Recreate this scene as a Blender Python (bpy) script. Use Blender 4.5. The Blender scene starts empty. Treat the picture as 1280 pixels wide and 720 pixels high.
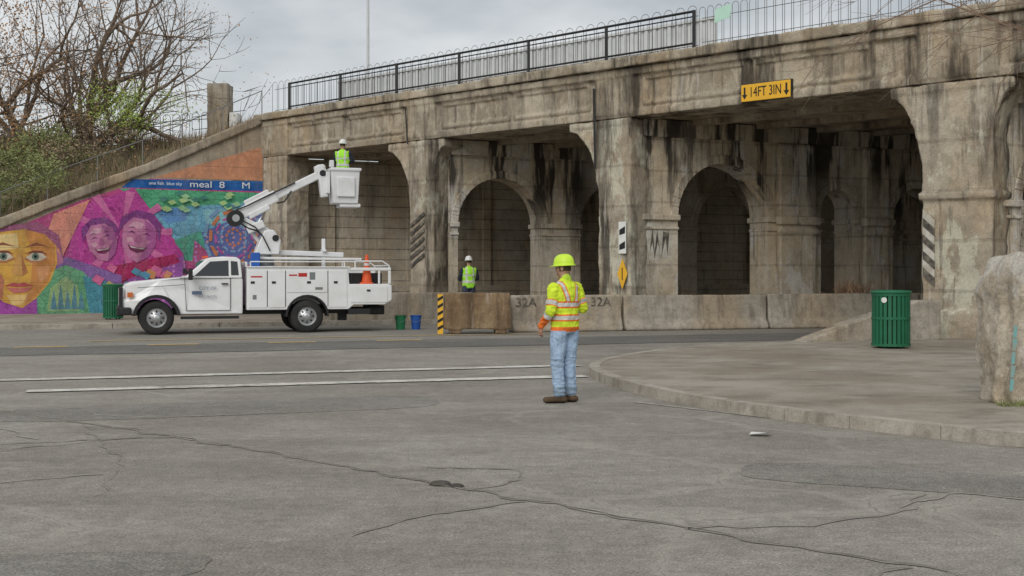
import bpy, bmesh, math, random
import numpy as np
from mathutils import Vector, Matrix, noise
random.seed(7)
scene = bpy.context.scene
COL = scene.collection
V = Vector

# ------------------------------------------------------------------ helpers
class NT:
    def __init__(s, name):
        s.m = bpy.data.materials.new(name); s.m.use_nodes = True
        s.nt = s.m.node_tree; s.b = s.nt.nodes['Principled BSDF']
    def n(s, t, ins=None, **pr):
        nd = s.nt.nodes.new(t)
        for k, v in pr.items(): setattr(nd, k, v)
        for k, v in (ins or {}).items(): s.set(nd.inputs[k], v)
        return nd
    def set(s, sock, v):
        if isinstance(v, bpy.types.NodeSocket): s.nt.links.new(v, sock)
        else:
            if isinstance(v, tuple) and len(v) == 3 and sock.type == 'RGBA': v = (*v, 1)
            sock.default_value = v
    def mix(s, f, a, b, bt='MIX'):
        nd = s.nt.nodes.new('ShaderNodeMix'); nd.data_type = 'RGBA'; nd.blend_type = bt
        s.set(nd.inputs[0], f); s.set(nd.inputs[6], a); s.set(nd.inputs[7], b)
        return nd.outputs[2]
    def math(s, op, a, b=0.0, clamp=False):
        nd = s.nt.nodes.new('ShaderNodeMath'); nd.operation = op; nd.use_clamp = clamp
        s.set(nd.inputs[0], a); s.set(nd.inputs[1], b); return nd.outputs[0]
    def ramp(s, v, lo, hi, a=0.0, b=1.0):
        nd = s.nt.nodes.new('ShaderNodeMapRange')
        s.set(nd.inputs[0], v); nd.inputs[1].default_value = lo; nd.inputs[2].default_value = hi
        nd.inputs[3].default_value = a; nd.inputs[4].default_value = b
        return nd.outputs[0]
    def co(s):
        if not hasattr(s, '_co'): s._co = s.n('ShaderNodeTexCoord').outputs['Object']
        return s._co
    def z(s):
        if not hasattr(s, '_z'): s._z = s.n('ShaderNodeSeparateXYZ', {0: s.co()}).outputs[2]
        return s._z
    def grey(s, k): return s.n('ShaderNodeCombineColor', {0: k, 1: k, 2: k}).outputs[0]
    def noise(s, sc, det=4, ro=.55, vec=None, dist=0):
        nd = s.n('ShaderNodeTexNoise', {'Vector': vec or s.co(), 'Scale': sc, 'Detail': float(min(det, 5)), 'Roughness': ro, 'Distortion': dist})
        return nd.outputs['Fac']
    def mapp(s, scale, loc=(0, 0, 0), rot=(0, 0, 0)):
        return s.n('ShaderNodeMapping', {'Vector': s.co(), 'Scale': scale, 'Location': loc, 'Rotation': rot}).outputs[0]
    def bump(s, h, st, d=.02):
        s.set(s.b.inputs['Normal'], s.n('ShaderNodeBump', {'Height': h, 'Strength': st, 'Distance': d}).outputs[0])
    def out(s, c, rough=.9, metal=0, spec=.3):
        s.set(s.b.inputs['Base Color'], c); s.set(s.b.inputs['Roughness'], rough)
        s.set(s.b.inputs['Metallic'], metal); s.set(s.b.inputs['Specular IOR Level'], spec)
        return s.m

def plain(name, c, rough=.6, metal=0, dirt=.25, sc=3, spec=.4, bump=0, dirtc=None):
    t = NT(name)
    n1 = t.noise(sc, 4, .6)
    dc = dirtc or tuple(x*.45 for x in c)
    col = t.mix(t.math('MULTIPLY', t.ramp(n1, .42, .72), min(dirt, 1.0)), c, dc)
    if bump: t.bump(t.noise(sc*12, 3), bump, .01)
    return t.out(col, rough, metal, spec)

def conc(name, c1, c2, stain=(.04, .034, .028), amt=.7, sc=.5, courses=0, cdark=.5, bump=.6, ss=1.3, slo=.5, shi=.62, pale=0, zt=None, rough=.92, tan=.5):
    t = NT(name)
    n1 = t.noise(sc, 5, .7)
    col = t.mix(t.ramp(n1, .38, .62), c1, c2)
    if tan:
        nt_ = t.noise(.55, 4, .65, t.mapp((1, 1, .5), (17, 13, 9)))
        col = t.mix(t.ramp(nt_, .46, .62, 0, tan), col, (c2[0]*.92, c2[1]*.76, c2[2]*.56))
    n2 = t.noise(sc*5, 5, .72)
    col = t.mix(t.ramp(n2, .45, .7, 0, .5), col, tuple(x*.5 for x in c1))
    if pale:
        n5 = t.noise(.9, 5, .72, t.mapp((1, 1, .6), (7, 3, 9)))
        col = t.mix(t.ramp(n5, .54, .58, 0, pale), col, tuple(min(.64, x*1.45) for x in c2))
    f = t.noise(28, 3, .7)
    col = t.mix(1.0, col, t.grey(t.ramp(f, .2, .8, .7, 1.28)), 'MULTIPLY')
    h = t.math('ADD', t.math('MULTIPLY', n2, .8), t.math('MULTIPLY', f, .25))
    if courses:
        fr = t.math('FRACT', t.math('MULTIPLY', t.z(), 1/courses))
        ln = t.math('LESS_THAN', fr, .07)
        w = t.ramp(n2, .3, .6, .3, 1)
        ln2 = t.math('MULTIPLY', ln, w)
        col = t.mix(t.math('MULTIPLY', ln2, cdark), col, tuple(x*.25 for x in c1))
        h = t.math('SUBTRACT', h, t.math('MULTIPLY', ln2, 1.0))
    if amt:
        s1 = t.noise(1, 5, .66, t.mapp((ss, ss, ss*.13)))
        big = t.noise(.3, 2, .5, t.mapp((1, 1, .6), (3, 1, 5)))
        m = t.ramp(big, .4, .58, .1, 1)
        if zt: m = t.math('MULTIPLY', m, t.ramp(t.z(), zt[0], zt[1], .25, 1.25)); s1 = t.math('ADD', s1, t.ramp(t.z(), zt[0], zt[1], 0, .04))
        sf = t.math('MULTIPLY', t.ramp(s1, slo, shi), m, True)
        col = t.mix(t.math('MULTIPLY', sf, amt), col, stain)
        s3 = t.noise(1, 4, .7, t.mapp((3.4, 3.4, .3), (11, 5, 2)))
        col = t.mix(t.ramp(s3, .56, .66, 0, amt*.6), col, tuple(x*1.1 for x in stain))
        s4 = t.noise(1, 3, .7, t.mapp((4.4, 4.4, .25), (1, 25, 2)))
        col = t.mix(t.ramp(s4, .62, .69, 0, amt*.55), col, (.56, .52, .45))
    t.bump(h, bump, .05)
    return t.out(col, rough, 0, .2)

def obj(bm, name, mat, parent=None, smooth=False, bevel=0, seg=2, recalc=True):
    if recalc: bmesh.ops.recalc_face_normals(bm, faces=bm.faces)
    me = bpy.data.meshes.new(name); bm.to_mesh(me); bm.free()
    return mobj(me, name, mat, parent, smooth, bevel, seg)
def mobj(me, name, mat, parent=None, smooth=False, bevel=0, seg=2):
    if mat: me.materials.append(mat)
    o = bpy.data.objects.new(name, me); COL.objects.link(o)
    if parent: o.parent = parent
    if smooth: me.polygons.foreach_set('use_smooth', [True]*len(me.polygons))
    if bevel:
        b = o.modifiers.new('bevel', 'BEVEL'); b.width = bevel; b.segments = seg; b.limit_method = 'ANGLE'; b.angle_limit = .6
    return o
tex_ch = bpy.data.textures.new('chips', 'CLOUDS'); tex_ch.noise_scale = .45; tex_ch.noise_depth = 4
def weather(o, vox=.05, amp=.06):
    r = o.modifiers.new('remesh', 'REMESH'); r.mode = 'VOXEL'; r.voxel_size = vox; r.use_smooth_shade = True
    d = o.modifiers.new('erode', 'DISPLACE'); d.texture = tex_ch; d.strength = amp; d.mid_level = .55; d.texture_coords = 'LOCAL'

def empty(name, loc=(0, 0, 0), rz=0, parent=None):
    o = bpy.data.objects.new(name, None); COL.objects.link(o); o.location = loc; o.rotation_euler = (0, 0, rz)
    o.empty_display_size = .3
    if parent: o.parent = parent
    return o

def NB(): return bmesh.new()
def face(bm, pts): return bm.faces.new([bm.verts.new(p) for p in pts])
def solid(bm, A, B):
    n = len(A); a = [bm.verts.new(p) for p in A]; b = [bm.verts.new(p) for p in B]
    bm.faces.new(a); bm.faces.new(b[::-1])
    for i in range(n):
        j = (i+1) % n; bm.faces.new([a[i], b[i], b[j], a[j]])
def box(bm, x0, x1, y0, y1, z0, z1):
    solid(bm, [(x0, y0, z0), (x1, y0, z0), (x1, y1, z0), (x0, y1, z0)], [(x0, y0, z1), (x1, y0, z1), (x1, y1, z1), (x0, y1, z1)])
def sheet(bm, pts, z): face(bm, [(p[0], p[1], z) for p in pts])
def slab(bm, pts, z0, z1): solid(bm, [(p[0], p[1], z0) for p in pts], [(p[0], p[1], z1) for p in pts])
def fprism(bm, pts, P, d0, d1): solid(bm, [P(s, z, d0) for s, z in pts], [P(s, z, d1) for s, z in pts])
def fbox(bm, P, s0, s1, z0, z1, d0, d1): fprism(bm, [(s0, z0), (s1, z0), (s1, z1), (s0, z1)], P, d0, d1)
def basis(d):
    d = V(d).normalized(); u = d.cross(V((0, 0, 1)))
    if u.length < .05: u = d.cross(V((1, 0, 0)))
    u.normalize(); return d, u, d.cross(u)
def tube(bm, p0, p1, r0, r1=None, n=10, caps=True):
    r1 = r0 if r1 is None else r1
    p0 = V(p0); p1 = V(p1); d, u, w = basis(p1-p0)
    a = []; b = []
    for i in range(n):
        t = 2*math.pi*i/n; k = u*math.cos(t)+w*math.sin(t)
        a.append(bm.verts.new(p0+k*r0)); b.append(bm.verts.new(p1+k*r1))
    for i in range(n):
        j = (i+1) % n; bm.faces.new([a[i], a[j], b[j], b[i]])
    if caps: bm.faces.new(a[::-1]); bm.faces.new(b)
def ptube(bm, pts, r, n=8):
    for i in range(len(pts)-1): tube(bm, pts[i], pts[i+1], r, r, n)
def lathe(bm, prof, c, axis=(0, 0, 1), n=24, capends=True):
    c = V(c); d, u, w = basis(axis); rings = []
    for r, h in prof:
        rings.append([bm.verts.new(c+d*h+(u*math.cos(2*math.pi*i/n)+w*math.sin(2*math.pi*i/n))*max(r, .0005)) for i in range(n)])
    for a, b in zip(rings, rings[1:]):
        for i in range(n):
            j = (i+1) % n; bm.faces.new([a[i], a[j], b[j], b[i]])
    if capends: bm.faces.new(rings[0][::-1]); bm.faces.new(rings[-1])
def beam(bm, p0, p1, w, h):
    p0 = V(p0); p1 = V(p1); d, u, k = basis(p1-p0)
    A = [p0+u*a*w/2+k*b*h/2 for a, b in ((-1, -1), (1, -1), (1, 1), (-1, 1))]
    solid(bm, A, [p+(p1-p0) for p in A])
def text(s, name, mat, size, M, parent=None, ext=.003, sx=1):
    cu = bpy.data.curves.new(name, 'FONT'); cu.body = s; cu.size = size; cu.extrude = ext; cu.align_x = 'CENTER'; cu.align_y = 'CENTER'
    o = bpy.data.objects.new(name+'_t', cu); COL.objects.link(o)
    dg = bpy.context.evaluated_depsgraph_get(); me = bpy.data.meshes.new_from_object(o.evaluated_get(dg))
    bpy.data.objects.remove(o)
    me.transform(M @ Matrix.Diagonal((sx, 1, 1, 1)))
    me.materials.clear()
    return mobj(me, name, mat, parent)
def frameM(origin, xdir, zdir=(0, 0, 1)):
    x = V(xdir).normalized(); y = V(zdir).normalized(); z = x.cross(y)
    M = Matrix((x, y, z)).transposed().to_4x4(); M.translation = V(origin); return M

# ------------------------------------------------------------------ materials
m_conc = conc('old_concrete', (.33, .28, .215), (.5, .445, .355), amt=.9, sc=.6, courses=1.15, cdark=.3, pale=.5, slo=.5, shi=.6)
m_fascia = conc('fascia_concrete', (.29, .245, .185), (.44, .385, .3), amt=.85, sc=.6, pale=.35, ss=1.2, slo=.5, shi=.62)
m_bent = conc('bent_concrete', (.43, .375, .29), (.6, .54, .44), amt=.95, sc=.5, pale=.45, ss=.9, slo=.52, shi=.58, zt=(2.4, 4.8), courses=.9, cdark=.35)
m_block = conc('coursed_concrete', (.48, .42, .33), (.62, .56, .46), amt=.7, sc=.5, courses=.42, cdark=.85, ss=.7, zt=(1.5, 4.5))
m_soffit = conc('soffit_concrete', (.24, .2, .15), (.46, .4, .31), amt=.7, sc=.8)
m_jersey = conc('barrier_concrete', (.32, .285, .235), (.45, .41, .345), amt=.55, sc=.9, stain=(.1, .08, .06), ss=2.5, bump=.3)
m_brownc = conc('brown_concrete', (.2, .13, .075), (.3, .215, .13), amt=.7, sc=1.2, stain=(.07, .045, .028), ss=2.5, bump=.5)
m_wall = conc('wall_concrete', (.3, .25, .19), (.42, .36, .28), amt=.6, sc=.5)

def pave(name, c1, c2, sc=.35):
    t = NT(name); n1 = t.noise(sc, 5, .72); n2 = t.noise(sc*3, 5, .7, t.mapp((1, 1.6, 1), (3, 3, 0)))
    col = t.mix(t.ramp(n1, .4, .6), c1, c2)
    col = t.mix(t.ramp(n2, .5, .62, 0, .5), col, tuple(x*.62 for x in c1))
    f = t.noise(40, 3, .8); col = t.mix(1.0, col, t.grey(t.ramp(f, .25, .75, .75, 1.25)), 'MULTIPLY')
    t.bump(f, .3, .01); return t.out(col, .9, 0, .25)
m_pave = pave('pavement_concrete', (.25, .21, .165), (.35, .315, .265)); m_kerb = pave('kerb_concrete', (.3, .265, .22), (.42, .385, .33), 1.2)

def asphalt(name, c1, c2, crack=1.0):
    t = NT(name)
    n1 = t.noise(.16, 5, .72)
    n2 = t.noise(.8, 5, .75, t.mapp((.5, 1.4, 1), (4, 4, 0), (0, 0, -.3)))
    col = t.mix(t.ramp(n1, .42, .58), c1, c2)
    col = t.mix(t.ramp(n2, .44, .6, 0, .5), col, tuple(x*.76 for x in c1))
    n3 = t.noise(2.6, 5, .8, t.mapp((1, 1, 1), (9, 2, 0)))
    col = t.mix(t.ramp(n3, .54, .66, 0, .35), col, tuple(min(.5, x*1.25) for x in c2))
    sp = t.noise(55, 2, .9); sp2 = t.noise(9, 3, .75)
    k = t.math('MULTIPLY', t.ramp(sp, .25, .75, .35, 1.7), t.ramp(sp2, .3, .7, .82, 1.18))
    col = t.mix(1.0, col, t.grey(k), 'MULTIPLY')
    h = t.math('MULTIPLY', sp, .5)
    if crack:
        warp = t.n('ShaderNodeTexNoise', {'Vector': t.co(), 'Scale': 1.3, 'Detail': 4.0}).outputs['Color']
        wv = t.n('ShaderNodeVectorMath', {0: t.co(), 1: t.n('ShaderNodeVectorMath', {0: warp, 1: (1.2, 1.2, 0)}, operation='MULTIPLY').outputs[0]}, operation='ADD').outputs[0]
        vo = t.n('ShaderNodeTexVoronoi', {'Vector': wv, 'Scale': .55}, feature='DISTANCE_TO_EDGE').outputs['Distance']
        mk = t.ramp(t.noise(.22, 2, .5, t.mapp((1, 1, 1), (5, 5, 0))), .46, .58)
        line = t.math('MULTIPLY', t.ramp(vo, .001, .006, 1, 0), mk)
        halo = t.math('MULTIPLY', t.ramp(vo, .004, .05, 1, 0), mk)
        col = t.mix(t.math('MULTIPLY', halo, .5*crack), col, tuple(min(.5, x*1.35) for x in c2))
        col = t.mix(t.math('MULTIPLY', line, .45*crack), col, (.09, .08, .07))
    t.bump(h, .6, .012)
    return t.out(col, .9, 0, .25)
m_asph = asphalt('asphalt_worn', (.235, .215, .185), (.3, .28, .245))
m_road = asphalt('asphalt_road', (.235, .218, .19), (.285, .268, .236), 0)
m_patch = asphalt('asphalt_dark', (.15, .142, .13), (.19, .18, .166), 0)
m_patch2 = asphalt('asphalt_repair', (.205, .19, .168), (.26, .245, .22), 0)

def paintline(name, c, lo=.68, hi=.95):
    t = NT(name)
    w = t.noise(7, 5, .85); w2 = t.noise(.8, 3, .6)
    f = t.ramp(t.math('ADD', w, t.math('MULTIPLY', w2, .5)), lo, hi)
    return t.out(t.mix(f, c, (.24, .22, .19)), .8, 0, .3)
m_wline = paintline('worn_white_paint', (.66, .635, .58)); m_yline = paintline('worn_yellow_paint', (.62, .42, .12), .7, 1.0)
m_crack = plain('crack_tar', (.055, .048, .042), .95, dirt=.7, dirtc=(.17, .155, .13), sc=5)
m_crackp = plain('crack_edge', (.37, .345, .3), .95, dirt=1, dirtc=(.25, .23, .2), sc=4)
m_joint = plain('pavement_joint', (.1, .085, .07), .95)

t = NT('dry_grass_ground')
m_hill = t.out(t.mix(t.ramp(t.noise(3, 5, .8), .4, .6), t.mix(t.ramp(t.noise(.6, 4), .4, .6), (.17, .125, .075), (.24, .19, .12)), (.1, .12, .04)), .95)
t = NT('dirt_ground')
m_ground = t.out(t.mix(t.ramp(t.noise(.3, 5, .8), .4, .6), (.11, .1, .07), (.07, .09, .04)), .95)
t = NT('tree_bark')
m_bark = t.out(t.mix(t.ramp(t.noise(6, 5, .7), .4, .6), (.12, .09, .066), (.24, .185, .145)), .95)
m_bark2 = plain('twig_bark', (.2, .135, .095), .9, dirt=.6)
m_bud = plain('buds_rust', (.42, .23, .1), .9, dirt=.5); m_leafy = plain('spring_leaves', (.42, .55, .12), .8, dirt=.6, sc=2, dirtc=(.2, .3, .06))
m_bush = plain('bush_leaves', (.27, .31, .12), .9, dirt=.9, sc=1.5, dirtc=(.13, .13, .06)); m_drybr = plain('dry_brush', (.3, .225, .14), .9, dirt=.8, sc=2)
m_black = plain('black_metal', (.018, .018, .02), .5, dirt=.3); m_fence = plain('galvanised_fence', (.2, .2, .2), .55, .2)
m_white = plain('white_vehicle_paint', (.8, .81, .82), .28, dirt=.35, sc=1.6, spec=.5, dirtc=(.5, .48, .44))
m_white2 = plain('white_fibreglass', (.76, .77, .78), .4, dirt=.35, sc=2.5, dirtc=(.42, .41, .38))
m_rub = plain('tyre_rubber', (.022, .022, .023), .85, dirt=.4, dirtc=(.07, .065, .055)); m_dark = plain('dark_trim', (.02, .02, .022), .6)
m_grey = plain('grey_steel', (.25, .26, .27), .45, .5); m_chrome = plain('bright_steel', (.55, .56, .57), .3, .7, dirt=.3)
m_red = plain('red_marking', (.5, .03, .025), .5); m_orange = plain('cone_orange', (.75, .11, .03), .55, dirt=.2)
m_blue = plain('blue_plastic', (.02, .1, .4), .5); m_green = plain('green_plastic', (.02, .2, .08), .5)
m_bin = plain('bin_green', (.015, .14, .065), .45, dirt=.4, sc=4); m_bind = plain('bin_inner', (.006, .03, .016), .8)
m_yel = plain('sign_yellow', (.82, .45, .03), .5, dirt=.25, dirtc=(.5, .3, .06)); m_ywhite = plain('sign_white', (.75, .75, .72), .5)
m_blk = plain('sign_black', (.015, .015, .015), .6)
m_corr = plain('corrugated_panel', (.62, .64, .65), .5, dirt=.4, dirtc=(.42, .43, .43))
m_ink = plain('stencil_ink', (.055, .05, .045), .9, dirt=1, sc=6, dirtc=(.25, .22, .17))
m_lettr = plain('door_lettering', (.12, .16, .25), .6)
g = NT('window_glass'); m_glass = g.out(g.mix(.5, (.018, .022, .026), (.03, .035, .04)), .06, 0, .6)

# ------------------------------------------------------------------ ground, roads
R = V((.948, .317, 0)); RN = V((-.317, .948, 0))
def RP(o, t_, q): p = V((o[0], o[1], 0))+R*t_+RN*q; return (p.x, p.y)
bm = NB(); sheet(bm, [(-2500, -2500), (2500, -2500), (2500, 2500), (-2500, 2500)], -.03); obj(bm, 'ground', m_ground)
bm = NB(); sheet(bm, [(-90, -40), (90, -40), (90, 75), (-90, 40)], 0); obj(bm, 'asphalt_junction', m_asph)
K0 = (-14.3, 33.5)
bm = NB(); sheet(bm, [RP(K0, -60, 0), RP(K0, 60, 0), RP(K0, 60, -11.2), RP(K0, -60, -11.2)], .004); obj(bm, 'road', m_road)
bm = NB()
a = [RP(K0, -60+i*2, -11.25+.25*noise.noise(V((i*.6, 1, 0)))) for i in range(61)]
b = [RP(K0, -60+i*2, -8.3+.35*noise.noise(V((i*.5, 7, 0)))) for i in range(61)]
vs = [bm.verts.new((p[0], p[1], .008)) for p in a]; ws = [bm.verts.new((p[0], p[1], .008)) for p in b]
for i in range(60): bm.faces.new([vs[i], vs[i+1], ws[i+1], ws[i]])
obj(bm, 'asphalt_patch', m_patch)
# irregular repair patches
def blob(bm, cx, cy, rx, ry, z, seed, rot=.3):
    pts = []
    for i in range(40):
        a_ = 2*math.pi*i/40; k_ = (abs(math.cos(a_))**4+abs(math.sin(a_))**4)**-.25*(1+.06*noise.noise(V((math.cos(a_)*2, math.sin(a_)*2, seed))))
        x, y = rx*k_*math.cos(a_), ry*k_*math.sin(a_); pts.append((cx+x*math.cos(rot)-y*math.sin(rot), cy+x*math.sin(rot)+y*math.cos(rot)))
    sheet(bm, pts, z)
bm = NB(); blob(bm, -3.4, 14.4, 2.6, .8, .003, 1, .33); blob(bm, 3.2, 9.4, 1.4, .5, .003, 2, -.4); blob(bm, -2.6, 6.6, .9, .35, .003, 3, .1); obj(bm, 'asphalt_patch', m_patch2)
bm = NB(); slab(bm, [RP(K0, -60, .16), RP(K0, 70, .16), RP(K0, 70, 16), RP(K0, -60, 16)], -.02, .15); obj(bm, 'pavement', m_pave)
bm = NB()
for i in range(44):
    slab(bm, [RP(K0, -60+i*3, 0), RP(K0, -57.015+i*3, 0), RP(K0, -57.015+i*3, .155), RP(K0, -60+i*3, .155)], -.02, .155)
obj(bm, 'kerb', m_kerb, bevel=.015)
ctrl = [(40, 36.5), (14, 28.6), (9.3, 27.0), (6.2, 26.0), (3.75, 24.4), (2.4, 22.5), (1.55, 20.7), (1.22, 19.0), (1.4, 17.2), (1.83, 15.5), (2.42, 14.1), (3.1, 13.0), (3.75, 12.2), (4.75, 11.1), (6.6, 9.6), (9.5, 8), (14, 6.2), (40, -2)]
def catmull(c, n=6):
    o = []
    for i in range(1, len(c)-2):
        p0, p1, p2, p3 = map(V, ((*c[i-1], 0), (*c[i], 0), (*c[i+1], 0), (*c[i+2], 0)))
        for j in range(n):
            t_ = j/n; o.append(.5*((2*p1)+(-p0+p2)*t_+(2*p0-5*p1+4*p2-p3)*t_*t_+(-p0+3*p1-3*p2+p3)*t_**3))
    return o
cl = [V((*ctrl[0], 0))]+catmull(ctrl)+[V((*ctrl[-1], 0))]
def offs(c, d):
    o = []
    for i, p in enumerate(c):
        tn = (c[min(i+1, len(c)-1)]-c[max(i-1, 0)]).normalized(); o.append(p+V((-tn.y, tn.x, 0))*d)
    return o
inner = offs(cl, .17)
bm = NB(); slab(bm, [(p.x, p.y) for p in inner], -.02, .13); obj(bm, 'corner_pavement', m_pave)
bm = NB()
for i in range(0, len(cl)-1):
    p, q, r_, s_ = cl[i], cl[i+1], inner[i+1], inner[i]
    g_ = (q-p).normalized()*(.007 if i % 5 == 0 else 0)
    zt_ = .136+.004*noise.noise(V((i*.3, 3, 3)))
    slab(bm, [(p+g_)[:2], q[:2], r_[:2], (s_+g_)[:2]], -.02, zt_)
obj(bm, 'corner_kerb', m_kerb)
def crackline(bm, pts, w, z, amp=.12, seed=0):
    P = []
    for a_, b_ in zip(pts, pts[1:]):
        a_ = V((*a_, 0)); b_ = V((*b_, 0)); n = max(2, int((b_-a_).length/.1))
        for i in range(n): P.append(a_.lerp(b_, i/n))
    L = []; Q = []
    for i, p in enumerate(P):
        o = V((noise.noise(V((i*.3, seed, 0))), noise.noise(V((i*.3, seed+9, 0))), 0))*amp+V((noise.noise(V((i*.9, seed, 4))), noise.noise(V((i*.9, seed+9, 4))), 0))*amp*.35
        ww = w*(.3+1.5*abs(noise.noise(V((i*.4, seed+5, 2)))))
        L.append(bm.verts.new((p.x+o.x, p.y+o.y-ww, z))); Q.append(bm.verts.new((p.x+o.x, p.y+o.y+ww, z)))
    for i in range(len(P)-1): bm.faces.new([L[i], L[i+1], Q[i+1], Q[i]])
bm = NB()
for i, (x0, y0, x1, y1) in enumerate(((3.2, 23.2, 12, 20.2), (2.0, 19.2, 12, 16.2), (3.2, 14.6, 12, 13.9), (5.0, 25.0, 4.6, 12.1), (8.2, 26.4, 7.6, 10.2))):
    crackline(bm, [(x0, y0), (x1, y1)], .006, .134, .02, 40+i)
crackline(bm, [(2.3, 18), (4.2, 17.2), (5.1, 15.1), (6.4, 14.6)], .006, .134, .25, 50)
obj(bm, 'pavement_joints', m_joint)
def strip(bm, p, q, w, z, n=30, wob=.01):
    p = V((*p, 0)); q = V((*q, 0)); d = (q-p).normalized(); k = V((-d.y, d.x, 0))
    L = []; Rr = []
    for i in range(n+1):
        c = p.lerp(q, i/n); o = wob*noise.noise(V((i*.7, p.x, 0)))
        L.append(bm.verts.new((*(c+k*(w/2+o))[:2], z))); Rr.append(bm.verts.new((*(c-k*(w/2+o))[:2], z)))
    for i in range(n): bm.faces.new([L[i], L[i+1], Rr[i+1], Rr[i]])
bm = NB(); strip(bm, (-14, 15.9), (1.15, 20.85), .34, .014, 60, .07); obj(bm, 'crosswalk_line', m_wline)
bm = NB(); strip(bm, (-6.6, 16.3), (1.15, 18.7), .34, .014, 40, .07); obj(bm, 'crosswalk_line', m_wline)
bm = NB()
for x in (-16.5, -13.2, -10.7, -8.1, -5.6, -3.2): strip(bm, (x, 25.75+(x+10.7)*.34), (x+1.05, 25.75+(x+11.75)*.34), .22, .014, 6)
strip(bm, (-9.9, 28.1), (2, 31.9), .14, .014, 30, .02)
obj(bm, 'lane_marking', m_yline)
bm = NB(); strip(bm, (1.55, 15.0), (5.7, 10.0), .09, .006, 40, .03); obj(bm, 'gutter_line', m_crackp)
C1 = [(-8, 15.2), (-5.96, 14), (-4.2, 12.6), (-2.5, 11.1), (-.61, 9.25), (.33, 8.35), (1.29, 7.45), (2.35, 6.5), (3.3, 5.6)]
lines = [C1, [(-.3, 9.0), (.1, 9.4), (.0, 9.9), (-.8, 10.0)], [(-4.6, 12.9), (-4.0, 11.6), (-3.3, 10.2), (-3.0, 8.6)], [(.1, 8.5), (-.6, 8.0), (-1.1, 7.3)],
         [(1.1, 7.6), (1.9, 7.7), (2.6, 8.1), (3.1, 8.9)], [(-6.5, 11.5), (-4.9, 11.3), (-3.3, 11.9)], [(2.2, 6.6), (1.6, 6.2)], [(-6, 10), (-5, 10.6), (-3.6, 11.9)]]
bm = NB()
for i, l in enumerate(lines): crackline(bm, l, .06 if i == 0 else .03, .006, seed=i)
for i, l in enumerate(([(-7, 13.2), (-5.4, 12.6), (-4.6, 11.6)], [(-5.5, 14.6), (-4.6, 13.6), (-3.9, 13.4), (-2.6, 13.9)], [(-5.2, 9.4), (-4.2, 9.1), (-3.2, 9.7)], [(4.2, 8.4), (3.2, 8.8), (2.6, 8.2)])): crackline(bm, l, .03, .006, seed=i+60)
obj(bm, 'crack_edges', m_crackp)
bm = NB()
for i, l in enumerate(lines): crackline(bm, l, .013 if i == 0 else .005, .010, seed=i)
obj(bm, 'road_cracks', m_crack)
bm = NB(); lathe(bm, [(.09, 0), (.075, .012), (.03, .022)], (-.55, 9.2, .008), n=7); lathe(bm, [(.06, 0), (.03, .012)], (-.42, 9.12, .008), n=7); obj(bm, 'tar_lump', m_crack)
bm = NB(); face(bm, [(2.35, 11.9, .02), (2.55, 11.85, .045), (2.58, 12.0, .02), (2.4, 12.03, .03)]); obj(bm, 'litter_paper', m_ywhite)

# ------------------------------------------------------------------ viaduct
P0 = V((-9.46, 45.8, 0)); A = V((.729, -.6845, 0)).normalized(); AN = V((-A.y, A.x, 0))*-1
if AN.y > 0: AN = -AN
B = V((.9135, .4067, 0)).normalized(); BN = V((B.y, -B.x, 0))
def FA(w, z, d): p = P0+A*w+AN*d; return V((p.x, p.y, z))
def FB(w0):
    o = P0+A*w0
    return lambda s, z, d: V((*(o+B*s+BN*d)[:2], z))
VIA = empty('railway_viaduct')
WR = 42
cols = [(0.0, 1.5), (8.35, 9.5), (16.45, 17.6), (26.1, 27.75), (36, 37.5)]
bm = NB()
fbox(bm, FA, -.1, WR, 6.0, 7.25, 0, -1.0)
fbox(bm, FA, -.2, WR, 7.15, 7.37, .14, -.5); fbox(bm, FA, -.15, WR, 5.99, 6.2, .07, -.3)
segs = [(1.7, 8.1), (9.8, 16.2), (17.9, 25.0), (28.0, 35.7)]
for s0, s1 in segs:
    n = 2; L = (s1-s0)/n
    for i in range(n):
        a_, b_ = s0+i*L+.1, s0+(i+1)*L-.1
        for (u0, u1, v0, v1) in ((a_, b_, 7.0, 7.09), (a_, b_, 6.3, 6.39), (a_, a_+.09, 6.3, 7.09), (b_-.09, b_, 6.3, 7.09)):
            fbox(bm, FA, u0, u1, v0, v1, .06, -.1)
for i, (c0, c1) in enumerate(cols): fbox(bm, FA, c0-.12, c1+.12, 6.1, 7.2, .11, -.2)
weather(obj(bm, 'fascia_beam', m_fascia, VIA), .04, .07)
bm = NB(); x = -.3
while x < WR:
    L = 2.9+.6*random.random()
    fbox(bm, FA, x, x+L-.05, 7.38, 7.65+random.uniform(-.02, .02), .26+random.uniform(-.03, .03), -.6); x += L
weather(obj(bm, 'coping', m_fascia, VIA), .045, .08)
def arcpts(x0, z0, x1, z1, n=10):
    return [(x0+(x1-x0)*(1-math.cos(math.pi/2*i/n)), z0+(z1-z0)*math.sin(math.pi/2*i/n)) for i in range(n+1)]
bm = NB()
for i, (c0, c1) in enumerate(cols):
    fbox(bm, FA, c0, c1, 0, 5.998, .06, -1.0)
    fbox(bm, FA, c0-.12, c1+.12, 0, .75, .2, -1.1)
    if i >= 3: fbox(bm, FA, c0-.07, c1+.07, 3.3, 3.46, .14, -1.05)
    if i:
        hw = 1.15 if i < 3 else .8
        pts = arcpts(c0, 3.2, c0-hw, 5.72)+[(c0-hw, 5.997), (c0+.2, 5.997), (c0+.2, 3.2)]
        fprism(bm, pts, FA, .03, -.9)
        if i in (1, 3):
            hw = .45
            pts = arcpts(c1, 4.6, c1+hw, 5.72)+[(c1+hw, 5.997), (c1-.2, 5.997), (c1-.2, 4.6)]
            fprism(bm, pts, FA, .03, -.9)
weather(obj(bm, 'columns', m_conc, VIA), .05, .1)
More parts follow.
